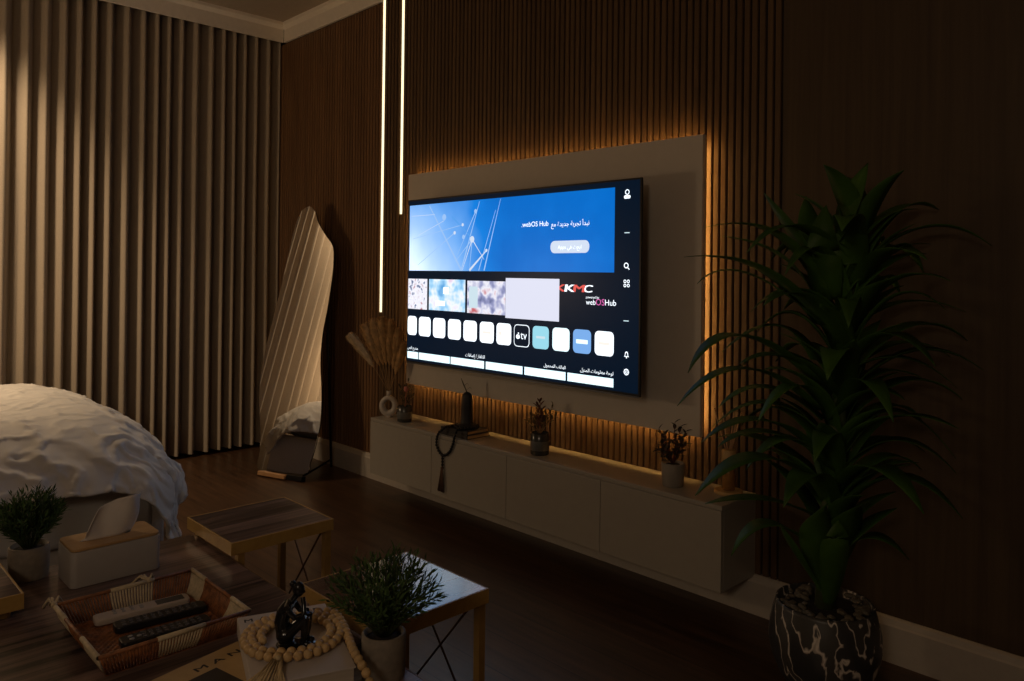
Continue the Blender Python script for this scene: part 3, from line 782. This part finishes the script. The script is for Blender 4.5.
# tan book underneath: reads along the direction away from the viewer's left
d = (-.20, .98); P0 = (3.612, -2.105)
t = book('hardback_book', 'tan book with dark letters under the white book', (P0[0] + .215 * .98, P0[1] + .215 * .20), math.atan2(d[1], d[0]), .30, .215, .024, M['cover_tan'], M['tan_pages'], 'books on the coffee table', .3605)
book_words(t, 'M A N', .125, .235, .165, .018, .024, M['ink'])
MB().box(.0, .16, .03, .150, .0240, .0243).build('cover_picture', M['cover_dark'], t)['label'] = 'dark cover picture'
v_ = Vector((.336, .942)); u_ = Vector((.942, -.336)); TL = Vector((3.528, -1.835)); bl = TL + u_ * .335
t = book('hardback_book', 'large white book lying under the coiled wooden beads', (bl.x, bl.y), math.atan2(v_.y, v_.x), .205, .335, .039, M['cover_white'], M['pages'], 'books on the coffee table', .385)
BZ = .424
book_words(t, 'M', .012, .030, .300, .016, .039, M['ink']); book_words(t, 'A', .045, .062, .300, .016, .039, M['ink'])
book_words(t, 'C', .140, .155, .300, .016, .039, M['ink']); book_words(t, 'E', .172, .186, .300, .016, .039, M['ink'])

# ------------------------------------------------------------------ wooden bead string
BC = Vector((3.715, -1.79)); br_ = .0103
path = []
turns = 2.35
for k in range(900):
    u = k / 899; a = 2.35 + 2 * PI * turns * (1 - u); r = .070 + .036 * min(1, u * 1.35)
    path.append(Vector((BC.x + r * math.cos(a), BC.y + r * math.sin(a), BZ + br_ + .0012 + .004 * abs(math.sin(a * 2.5)) * (1 - u))))
end = path[-1]
ctrl = [end, Vector((3.672, -1.672, BZ + br_ + .002)), Vector((3.73, -1.678, BZ + br_ + .001)), Vector((3.80, -1.705, BZ + br_ + .001)), Vector((3.865, -1.732, BZ + br_ + .001)), Vector((3.915, -1.748, BZ + br_)), Vector((3.95, -1.752, BZ - .004)), Vector((3.972, -1.755, .395)), Vector((3.995, -1.76, .3725)), Vector((4.04, -1.77, .3715))]
for i in range(len(ctrl) - 1):
    a, b, c, d_ = (ctrl[min(max(i + j, 0), len(ctrl) - 1)] for j in (-1, 0, 1, 2))
    for s in range(1, 41):
        f = s / 40
        path.append(.5 * ((2 * b) + (c - a) * f + (2 * a - 5 * b + 4 * c - d_) * f * f + (3 * b - a - 3 * c + d_) * f ** 3))
pos = [path[0]]; acc = 0
for i in range(1, len(path)):
    acc += (path[i] - path[i - 1]).length
    if acc >= .0205: pos.append(path[i]); acc = 0
t = thing('bead_garland', 'string of pale wooden beads coiled on the white book', 'bead garland', (BC.x, BC.y, BZ))
off = Vector((BC.x, BC.y, BZ))
MB().tube([p - off for p in pos], .0016, 6).build('cord', M['cream_cord'], t)
bead0 = MB(); bead0.lathe([(.0018, -.0098), (.0058, -.0084), (.0090, -.005), (.0101, 0), (.0090, .005), (.0058, .0084), (.0018, .0098)], 14)
b0 = None
for i, p in enumerate(pos):
    if b0 is None: o = b0 = bead0.build('bead', M['bead'], t)
    else: o = b0.copy(); COL.objects.link(o)
    o.location = p - off
    dr = (pos[min(i + 1, len(pos) - 1)] - pos[max(i - 1, 0)]).normalized()
    o.rotation_euler = dr.to_track_quat('Z', 'Y').to_euler()
ts = MB(); rnd = random.Random(4)
tb0 = pos[0] * 0 + Vector((3.792, -1.868, BZ + .012)) - off; td = Vector((.72, -.70, 0)).normalized(); tp = Vector((.70, .72, 0))
for k in range(46):
    s = rnd.uniform(-.020, .020); q = rnd.uniform(-.0035, .0035); sp = rnd.uniform(1.2, 2.3)
    ts.tube([tb0 + tp * s * .5 + Vector((0, 0, q)), tb0 + td * .035 + tp * s + Vector((0, 0, q - .003)), tb0 + td * rnd.uniform(.07, .09) + tp * s * sp + Vector((0, 0, -.0095 + .002 * abs(q)))], .0012, 5)
ts.tube([tb0 - td * .006 + Vector((0, 0, 0)), tb0 + td * .008], .008, 10)
ts.build('tassel', M['tassel'], t)

# ------------------------------------------------------------------ small black figure
st = MB()
st.ball((.004, 0, .006), (.046, .032, .0068), 24, 8)
st.ball((-.020, 0, .028), (.021, .024, .021), 18, 12)
st.tube([(-.022, 0, .028), (-.029, 0, .055), (-.024, 0, .078), (-.012, 0, .096)], [.018, .0165, .0165, .013], 14)
st.tube([(-.011, -.022, .091), (-.013, 0, .095), (-.011, .022, .091)], [.0085, .010, .0085], 12)
st.tube([(-.010, 0, .097), (.002, 0, .113)], [.0075, .007], 10)
st.ball((.007, 0, .126), (.0135, .0115, .0165), 16, 12)
st.ball((-.006, 0, .138), (.0075, .0075, .0075), 12, 8)
st.ball((.0185, 0, .121), (.004, .003, .004), 8, 6)
for sy in (-1, 1):
    st.tube([(-.014, sy * .011, .028), (.008, sy * .013, .050), (.027, sy * .012, .070)], [.0115, .0105, .0088], 12)
    st.tube([(.027, sy * .012, .070), (.025, sy * .013, .040), (.021, sy * .013, .012)], [.0088, .0082, .006], 12)
    st.ball((.029, sy * .013, .0125), (.012, .006, .0055), 12, 8)
st.tube([(-.010, -.024, .089), (.006, -.024, .074), (.024, -.016, .078)], [.0075, .0065, .0058], 10)
st.tube([(.024, -.016, .078), (.021, -.008, .096), (.017, -.003, .110)], [.0058, .0052, .0055], 10)
st.tube([(-.010, .024, .089), (.004, .026, .070), (.024, .014, .074)], [.0075, .0065, .0058], 10)
o = st.build('figurine', M['black_gloss'], loc=(3.748, -1.806, BZ + .0002)); o.rotation_euler = (0, 0, .80)
md = o.modifiers.new('fuse', 'REMESH'); md.mode = 'VOXEL'; md.voxel_size = .0013; md.use_smooth_shade = True
md = o.modifiers.new('soften', 'SMOOTH'); md.factor = .5; md.iterations = 4
tag(o, 'glossy black abstract seated figurine inside the ring of wooden beads', 'figurine')

# ------------------------------------------------------------------ things on the cabinet
CZ = Z1
# ring vase, hole facing the viewer
va = thing('ring_vase', 'white ring shaped vase with a hole, left end of the cabinet', 'vase', (1.757, -.160, CZ), .80)
mb = MB(); n, k_ = 40, 14; vs = []; fs = []
for i in range(n):
    a = 2 * PI * i / n; cxr = .036 * math.cos(a); czr = .064 + .043 * math.sin(a)
    tt = .0165 + .003 * math.cos(a + PI / 2)
    for j in range(k_):
        b = 2 * PI * j / k_; d_ = tt * math.cos(b)
        vs.append((cxr + d_ * math.cos(a), .0185 * math.sin(b), czr + d_ * math.sin(a)))
for i in range(n):
    for j in range(k_):
        fs.append((i * k_ + j, ((i + 1) % n) * k_ + j, ((i + 1) % n) * k_ + (j + 1) % k_, i * k_ + (j + 1) % k_))
mb.add(vs, fs, 0, True)
mb.lathe([(.016, .0), (.017, .004), (.015, .02)], 16); mb.lathe([(.014, .112), (.0125, .128), (.0135, .146), (.0095, .146), (.009, .120)], 16)
o = mb.build('vase_body', M['vase'], va)

def pampas(tip, bend, w, mat, label, base=(1.757, -.160, CZ + .136)):
    t = thing('pampas_stem', label, 'dried grass', base, 0, 'pampas stems in the ring vase')
    b = Vector((0, 0, 0)); tp = Vector(tip) - Vector(base); c = tp * .5 + Vector(bend)
    P = lambda u: b * (1 - u) ** 2 + c * 2 * u * (1 - u) + tp * u * u
    MB().tube([P(k / 10 * .8) for k in range(11)], [.0022 - .0001 * k for k in range(11)], 6).build('stalk', M['stalk'], t)
    pl = MB(); rnd = random.Random(int(abs(tip[0] * 1000)) % 997)
    for k in range(800):
        u = .36 + .64 * rnd.random(); p = P(u); d = (P(min(1, u + .03)) - P(u - .03)).normalized()
        o_ = d.orthogonal().normalized(); o_.rotate(Matrix.Rotation(rnd.uniform(0, 2 * PI), 3, d))
        prof = math.sin(min(1, (u - .36) / .64 * .92 + .10) * PI) ** .7
        l = w * 1.35 * prof * rnd.uniform(.6, 1.1) + .006
        e1 = p + d * l * 1.6 + o_ * l * .62; m_ = p + d * l * .9 + o_ * l * .45; s = d.cross(o_) * .0022
        pl.add([p - s, p + s, m_ + s * 1.6, e1, m_ - s * 1.6], [(0, 1, 2, 4), (4, 2, 3)], 0, True)
    pl.build('plume', mat, t)
sh = 'brown feathery pampas stem fanned upright in the white ring vase'
pampas((1.606, -.320, .885), (-.005, -.005, .055), .036, M['pampas_pale'], 'pale pampas stem leaning far left out of the ring vase')
for tip, bend, w in (((1.665, -.262, .945), (-.01, 0, .03), .040), ((1.697, -.230, .975), (0, 0, .02), .042), ((1.730, -.196, .985), (0, 0, .01), .042),
                     ((1.766, -.160, .972), (.004, 0, .01), .042), ((1.798, -.130, .925), (.006, .006, .01), .038), ((1.818, -.112, .845), (.01, .008, .01), .032)):
    pampas(tip, bend, w, M['pampas'], sh)

def jar_plant(name, label, loc, r, h, kind, seed):
    t = thing(name, label, 'potted plant', loc, .8)
    rnd = random.Random(seed)
    if kind == 'white':
        MB().lathe([(r * .86, 0), (r * .9, .003), (r, h - .004), (r - .002, h), (r - .006, h), (r - .007, h - .012), (0, h - .012)], 28).build('pot', M['white_pot'], t)
    else:
        MB().lathe([(r * .92, 0), (r, .004), (r, h - .003), (r - .003, h), (r - .005, h - .012), (0, h - .012)], 28).build('jar', M['jar_glass'], t)
        MB().lathe([(r + .0006, h * .22), (r + .0009, h * .24), (r + .0009, h * .62), (r + .0006, h * .64)], 28).build('label_band', M['jar_grey'], t)
    MB().lathe([(r - .008, h - .0118), (r * .5, h - .006), (0, h - .004)], 18).build('soil', M['soil'], t)
    return t, rnd
def spike(mb, b, tip, n, ln, w, rnd, z=.4, stem=None):
    b = Vector(b); tip = Vector(tip)
    if stem is not None: stem.tube([b, (b + tip) / 2 + Vector((0, 0, .006)), tip], [.0018, .0015, .001], 6)
    for k in range(n):
        u = .25 + .75 * k / (n - 1); p = b + (tip - b) * u; d = (tip - b).normalized()
        o_ = d.orthogonal().normalized(); o_.rotate(Matrix.Rotation(k * 2.4 + rnd.random(), 3, d))
        dr = (d * z + o_).normalized(); mb.leaf(p, p + dr * ln * .5 + d * ln * .12, p + dr * ln + d * ln * .15, w, 4, .3)
# jar with a pink bud beside the vase
t, rnd = jar_plant('potted_sprig', 'dark glass jar with dry sprigs and one pink bud beside the ring vase', (1.912, -.165, CZ), .040, .084, 'jar', 2)
st = MB(); lf = MB()
for p in ((-.03, .01, .185), (.018, .0, .215), (.03, .01, .160), (-.018, -.01, .150), (.045, .0, .135), (0, .02, .18)):
    spike(lf, (0, 0, .076), p, 9, .026, .009, rnd, .6, st)
st.build('stems', M['stalk'], t); lf.build('foliage', M['leaf_olive'], t)
mb = MB(); mb.ball((.008, -.012, .176), (.013, .013, .016), 12, 9); mb.tube([(.008, -.012, .165), (.004, -.004, .08)], .0014, 6); mb.build('pink_bud', M['pink'], t)
# jar with an upright reddish plant
t, rnd = jar_plant('potted_bromeliad', 'dark jar with thin olive and rusty leaves in the middle of the cabinet', (2.916, -.158, CZ), .042, .097, 'jar', 5)
st = MB(); lf = MB(); rd = MB()
for p in ((0, 0, .235), (-.012, .01, .215), (.012, .0, .20)): spike(rd, (0, 0, .085), p, 13, .030, .012, rnd, .7, st)
for p in ((.058, .01, .215), (.040, -.02, .19), (-.045, .0, .175), (.072, .0, .175), (-.060, -.01, .150), (.03, .03, .18), (-.03, .03, .17)): spike(lf, (0, 0, .088), p, 10, .024, .009, rnd, .7, st)
st.build('stems', M['stalk'], t); lf.build('foliage', M['leaf_olive'], t); rd.build('bracts', M['leaf_red'], t)
# white pot with dusky succulent
t, rnd = jar_plant('potted_succulent', 'dusky leafy succulent in a pale pot near the right end of the cabinet', (3.606, -.140, CZ), .045, .088, 'white', 9)
st = MB(); lf = MB()
for p in ((-.055, 0, .215), (-.030, .01, .190), (.006, .0, .240), (.028, .0, .225), (.052, .01, .205), (-.060, -.01, .140), (-.050, -.02, .165), (.03, -.02, .185), (.045, -.01, .160)):
    spike(lf, (0, 0, .08), p, 11, .026, .014, rnd, .5, st)
st.build('stems', M['leaf_red'], t); lf.build('foliage', M['leaf_dark'], t)
# reed diffuser
t = thing('reed_diffuser', 'amber glass reed diffuser with tan cap at the right end of the cabinet', 'reed diffuser', (3.806, -.075, CZ), .8)
MB().lathe([(.050, 0), (.052, .003), (.052, .010), (.050, .013), (0, .013)], 28).build('saucer', M['tan_wood'], t, bevel=.001)
MB().lathe([(.020, .0135), (.024, .016), (.024, .075), (.020, .090), (.012, .100), (.012, .108), (0, .108)], 24).build('bottle', M['amber_glass'], t)
MB().lathe([(.013, .106), (.024, .108), (.026, .112), (.026, .158), (.023, .162), (.006, .162), (.006, .15)], 24).build('cap', M['tan_wood'], t, bevel=.001)
mb = MB(); vs = []
for k in range(17): vs.append((-.028 + .014 * math.cos(2 * PI * k / 16), -.012, .088 + .018 * math.sin(2 * PI * k / 16)))
mb.tube(vs, .0045, 8); mb.build('ring_handle', M['tan_wood'], t)
for k, p in enumerate(((-.055, .004, .315), (-.026, -.01, .300), (.020, .004, .312), (.030, -.008, .300), (.048, .006, .298))):
    MB().tube([(p[0] * .12, p[1] * .2, .145), p], .0026, 6).build('reed', M['reed'], t)

# dark books with black sculpture and prayer beads
t = book('paperback_book', 'lower dark covered book lying under the black sculpture', (2.490, -.218), PI / 2, .150, .205, .020, M['cover_dark'], M['tan_pages'], 'books on the cabinet', CZ + .0003)
t = book('paperback_book', 'upper dark covered book directly under the black sculpture', (2.486, -.214), PI / 2 + .02, .142, .195, .018, M['cover_dark'], M['tan_pages'], 'books on the cabinet', CZ + .0206)
SZ = CZ + .0388
t = thing('black_sculpture', 'slender black sculpture with a twig on two books on the cabinet', 'sculpture', (2.402, -.145, SZ), .8)
MB().lathe([(.048, 0), (.052, .004), (.050, .012), (.032, .018), (.0275, .03), (.027, .10), (.0265, .145), (.022, .164), (.013, .173), (.007, .176), (0, .177)], 28,
           0, None, lambda a, z: 1 + .10 * math.cos(2 * a + z * 9)).build('body', M['black_matte'], t)
mb = MB(); mb.tube([(0, 0, .170), (-.010, 0, .195), (-.024, 0, .228), (-.030, 0, .243)], [.003, .0025, .002, .001], 7)
mb.leaf((-.010, 0, .192), (-.022, -.004, .215), (-.032, -.006, .250), .013, 6); mb.leaf((-.004, 0, .182), (.012, 0, .196), (.022, 0, .188), .012, 6); mb.leaf((-.014, 0, .206), (0, .004, .216), (.006, .006, .206), .010, 6)
mb.build('twig', M['leaf_olive'], t)
bs = Vector((2.402, -.145, SZ))
pts = [Vector((2.402 + .058 * math.cos(a), -.145 + .056 * math.sin(a), SZ + .0068)) for a in [k * .118 for k in range(0, 53)]]
hang = [(2.350, -.170, SZ + .007), (2.352, -.205, SZ + .007), (2.340, -.232, SZ + .004), (2.318, -.252, .458), (2.300, -.252, .430), (2.295, -.251, .394), (2.316, -.251, .362), (2.345, -.251, .347),
        (2.345, -.251, .347), (2.378, -.251, .358), (2.404, -.251, .380), (2.425, -.251, .420), (2.436, -.252, .455), (2.435, -.238, SZ + .004), (2.432, -.205, SZ + .007)]
strand = [(2.345, -.2515, .347 - .0105 * k) for k in range(0, 7)]
t = thing('prayer_beads', 'black bead string hanging over the cabinet front from the dark books', 'prayer beads', tuple(bs))
def resample(P, s):
    P = [Vector(p) for p in P]; out = [P[0]]; acc = 0
    for i in range(1, len(P)):
        a, b = P[i - 1], P[i]; l = (b - a).length; q = s - acc
        while q <= l: out.append(a + (b - a) * (q / l)); q += s
        acc = (acc + l) % s
    return out
b0 = None
for P in (pts, hang, strand):
    R_ = resample(P, .0148)
    MB().tube([p - bs for p in R_], .0022, 6).build('cord', M['black_matte'], t)
    for p in R_:
        if b0 is None: o = b0 = MB().ball((0, 0, 0), .0074, 10, 7).build('bead', M['black_matte'], t)
        else: o = b0.copy(); COL.objects.link(o)
        o.location = p - bs
mb = MB(); rnd = random.Random(11)
for k in range(30):
    a = rnd.uniform(-1, 1); q = rnd.uniform(0, 1)
    mb.tube([Vector((2.345 + a * .004, -.2525 - q * .003, .287)) - bs, Vector((2.343 + a * .012, -.2515 - q * .006, .235)) - bs, Vector((2.338 + a * .022, -.2505 - q * .007, .168 + .006 * rnd.random())) - bs], .0017, 5)
mb.ball((Vector((2.345, -.2535, .286)) - bs)[:], .008, 10, 8)
mb.build('tassel', M['brown_tassel'], t)['label'] = 'dark brown tassel'

# ------------------------------------------------------------------ tall strap leaf plant
PX, PY = 4.285, -.340
t = thing('tall_potted_plant', 'tall green strap leaved plant in a black and white marbled round pot', 'potted plant', (PX, PY, 0))
MB().lathe([(.084, 0), (.098, .004), (.130, .050), (.153, .105), (.161, .150), (.158, .195), (.149, .235), (.142, .258), (.140, .268), (.134, .268), (.132, .245), (0, .240)], 48).build('pot', M['marble'], t)
MB().lathe([(.131, .2405), (.1, .250), (0, .254)], 32).build('soil', M['soil'], t)
rnd = random.Random(21); b0 = None
for k in range(64):
    a = rnd.uniform(0, 2 * PI); q = .045 + .078 * math.sqrt(rnd.random())
    s = rnd.uniform(.008, .014)
    if b0 is None: o = b0 = MB().ball((0, 0, 0), (1.25, .9, .6), 10, 7).build('pebble', M['pebble'], t)
    else: o = b0.copy(); COL.objects.link(o)
    o.location = (q * math.cos(a), q * math.sin(a), .252 + .006 * rnd.random() + .004); o.scale = (s, s, s)
    o.rotation_euler = (rnd.uniform(-.3, .3), rnd.uniform(-.3, .3), rnd.uniform(0, 6))
MB().tube([(0, 0, .245), (.012, .012, .6), (.035, .03, 1.0), (.058, .05, 1.33)], [.030, .026, .022, .014], 12).build('stem', M['stem_green'], t)
LEAVES=[((4.31,-0.34,1.225),(4.341,-0.332,1.435),(4.37,-0.26,1.596),0.075),((4.298,-0.353,1.216),(4.226,-0.32,1.363),(4.194,-0.296,1.504),0.07),((4.285,-0.366,1.225),(4.219,-0.413,1.36),(4.16,-0.503,1.499),0.06),((4.314,-0.336,1.234),(4.371,-0.257,1.399),(4.469,-0.128,1.46),0.06),((4.289,-0.361,1.18),(4.204,-0.5,1.369),(4.082,-0.697,1.39),0.045),((4.273,-0.378,1.164),(4.175,-0.415,1.306),(4.036,-0.529,1.372),0.055),((4.277,-0.373,1.104),(4.172,-0.546,1.267),(4.038,-0.742,1.302),0.06),((4.269,-0.382,1.119),(4.086,-0.477,1.258),(3.983,-0.583,1.223),0.04),((4.315,-0.335,1.15),(4.386,-0.241,1.308),(4.475,-0.025,1.356),0.045),((4.319,-0.33,1.12),(4.404,-0.251,1.278),(4.475,-0.063,1.324),0.055),((4.33,-0.319,1.09),(4.432,-0.121,1.174),(4.574,-0.025,1.147),0.035),((4.274,-0.375,0.924),(4.142,-0.604,1.073),(4.07,-0.764,0.971),0.06),((4.267,-0.382,0.999),(4.147,-0.399,1.095),(4.032,-0.516,1.012),0.045),((4.274,-0.374,0.848),(4.173,-0.629,0.982),(4.083,-0.836,0.887),0.045),((4.282,-0.365,0.818),(4.131,-0.428,0.903),(4.03,-0.532,0.84),0.055),((4.33,-0.317,0.955),(4.476,-0.289,1.017),(4.61,-0.237,0.94),0.045),((4.33,-0.317,0.97),(4.403,-0.078,1.043),(4.531,-0.025,1.009),0.04),((4.331,-0.315,0.729),(4.459,-0.277,0.857),(4.603,-0.214,0.735),0.05),((4.268,-0.379,0.728),(4.19,-0.582,0.832),(4.102,-0.744,0.775),0.05),((4.275,-0.373,0.713),(4.149,-0.48,0.777),(4.065,-0.595,0.732),0.045),((4.283,-0.363,0.608),(4.214,-0.614,0.732),(4.14,-0.832,0.65),0.065),((4.28,-0.366,0.518),(4.205,-0.565,0.601),(4.116,-0.742,0.605),0.05),((4.284,-0.36,0.397),(4.196,-0.516,0.518),(4.137,-0.633,0.437),0.05),((4.318,-0.326,0.398),(4.414,-0.321,0.49),(4.511,-0.306,0.446),0.05),((4.326,-0.319,0.578),(4.373,-0.192,0.662),(4.461,-0.073,0.674),0.05),((4.306,-0.337,0.277),(4.361,-0.346,0.459),(4.465,-0.269,0.576),0.085),((4.293,-0.35,0.277),(4.307,-0.459,0.472),(4.358,-0.494,0.612),0.09),((4.289,-0.355,0.292),(4.245,-0.422,0.402),(4.212,-0.485,0.515),0.06),((4.323,-0.325,1.045),(4.383,-0.358,1.183),(4.463,-0.334,1.228),0.05),((4.31,-0.337,0.819),(4.416,-0.351,0.917),(4.512,-0.352,0.906),0.06),((4.317,-0.327,0.518),(4.409,-0.327,0.642),(4.469,-0.323,0.674),0.06),((4.291,-0.357,0.879),(4.217,-0.441,0.962),(4.144,-0.487,0.959),0.05),((4.32,-0.327,0.879),(4.375,-0.164,0.956),(4.461,-0.025,0.928),0.045),((4.321,-0.325,0.669),(4.384,-0.167,0.747),(4.467,-0.039,0.704),0.045),((4.296,-0.35,0.668),(4.242,-0.456,0.765),(4.185,-0.529,0.731),0.05),((4.314,-0.33,0.398),(4.377,-0.388,0.546),(4.433,-0.388,0.616),0.07),((4.298,-0.346,0.247),(4.354,-0.439,0.436),(4.37,-0.453,0.558),0.08),((4.314,-0.335,1.18),(4.345,-0.355,1.315),(4.324,-0.364,1.464),0.07),((4.294,-0.357,1.18),(4.3,-0.416,1.328),(4.295,-0.379,1.464),0.065)]
for b, m_, tp, w in LEAVES:
    o3 = Vector((PX, PY, 0)); low = b[2] < .36
    MB().leaf(Vector(b) - o3, Vector(m_) - o3, Vector(tp) - o3, w * (1.0 if low else 1.6), 14, .16, None, 0, .28 if low else .66, .62 if low else .34).build('leaf', M['leaf_big'], t, solid=.0012)

rnd = random.Random(34)
for k in range(34):
    z = .40 + .98 * k / 33; a = k * 2.39996 + .7; f = (z - .25) / 1.1
    o = Vector((.06 * f, .055 * f, z)); L_ = rnd.uniform(.15, .23); up = rnd.uniform(.16, .24)
    dr = Vector((math.cos(a), math.sin(a), 0))
    MB().leaf(o + dr * .014, o + dr * L_ * .40 + Vector((0, 0, up * .62)), o + dr * L_ + Vector((0, 0, up)), rnd.uniform(.068, .090), 12, .20, None, 0, .6, .42).build('leaf', M['leaf_big'], t, solid=.0012)
rnd = random.Random(33)
for k in range(46):
    z = .52 + .80 * k / 45; a = k * 2.39996 + rnd.uniform(-.3, .3); f = (z - .25) / 1.1
    o = Vector((.06 * f, .055 * f, z)); L_ = rnd.uniform(.26, .40); up = rnd.uniform(.10, .17)
    dr = Vector((math.cos(a), math.sin(a), 0))
    room = .30 - o.y
    if dr.y > 0 and dr.y * L_ > room: L_ = room / dr.y
    MB().leaf(o + dr * .012, o + dr * L_ * .52 + Vector((0, 0, up)), o + dr * L_ + Vector((0, 0, up * rnd.uniform(.25, 1.1))), rnd.uniform(.068, .092), 12, .20, None, 0, .66, .36).build('leaf', M['leaf_big'], t, solid=.0012)

# ------------------------------------------------------------------ lights
def point(name, loc, power, col, r):
    l = bpy.data.lights.new(name, 'POINT'); l.energy = power; l.color = col; l.shadow_soft_size = r
    o = bpy.data.objects.new(name, l); COL.objects.link(o); o.location = loc; return o
WARM = (1.0, .72, .44)
sl = bpy.data.lights.new('ceiling_downlight', 'SPOT'); sl.energy = 125; sl.color = (1.0, .75, .48); sl.spot_size = math.radians(96); sl.spot_blend = 1.0; sl.shadow_soft_size = .06
so_ = bpy.data.objects.new('ceiling_downlight', sl); COL.objects.link(so_); so_.location = (.52, -1.98, 2.96)
point('bedside_lamp', (.80, -2.60, 1.20), 18, WARM, .12)
point('room_fill', (5.5, -4.2, 2.0), 26, (1.0, .80, .60), .25)  # unseen fill light, added behind the camera to lift the foreground

w = bpy.data.worlds.new('night'); w.use_nodes = True
w.node_tree.nodes['Background'].inputs[0].default_value = (.02, .018, .016, 1); w.node_tree.nodes['Background'].inputs[1].default_value = .05
SC.world = w

# ------------------------------------------------------------------ camera
cam = bpy.data.cameras.new('camera'); co = bpy.data.objects.new('camera', cam); COL.objects.link(co)
yaw, pitch, roll = .799, .0054, .0117
f = Vector((-math.sin(yaw) * math.cos(pitch), math.cos(yaw) * math.cos(pitch), math.sin(pitch)))
r = Vector((math.cos(yaw), math.sin(yaw), 0)); u = r.cross(f)
r2 = r * math.cos(roll) + u * math.sin(roll); u2 = -r * math.sin(roll) + u * math.cos(roll)
Mx = Matrix((r2, u2, -f)).transposed().to_4x4(); Mx.translation = Vector((5.282, -2.6469, 1.25))
co.matrix_world = Mx
cam.sensor_fit = 'HORIZONTAL'; cam.sensor_width = 36.0; cam.lens = 766.06 / 1024 * 36.0
cam.shift_y = -(340.5 - 268.83) / 1024
cam.clip_start = .02
SC.camera = co

vs_ = SC.view_settings
SC.display_settings.display_device = 'sRGB'
vs_.view_transform = 'Standard'; vs_.look = 'None'; vs_.gamma = 1.0; vs_.use_curve_mapping = False; vs_.exposure = 0.0
SC.cycles.max_bounces = 8; SC.cycles.diffuse_bounces = 5; SC.cycles.sample_clamp_indirect = 4.0
SC.cycles.use_denoising = True
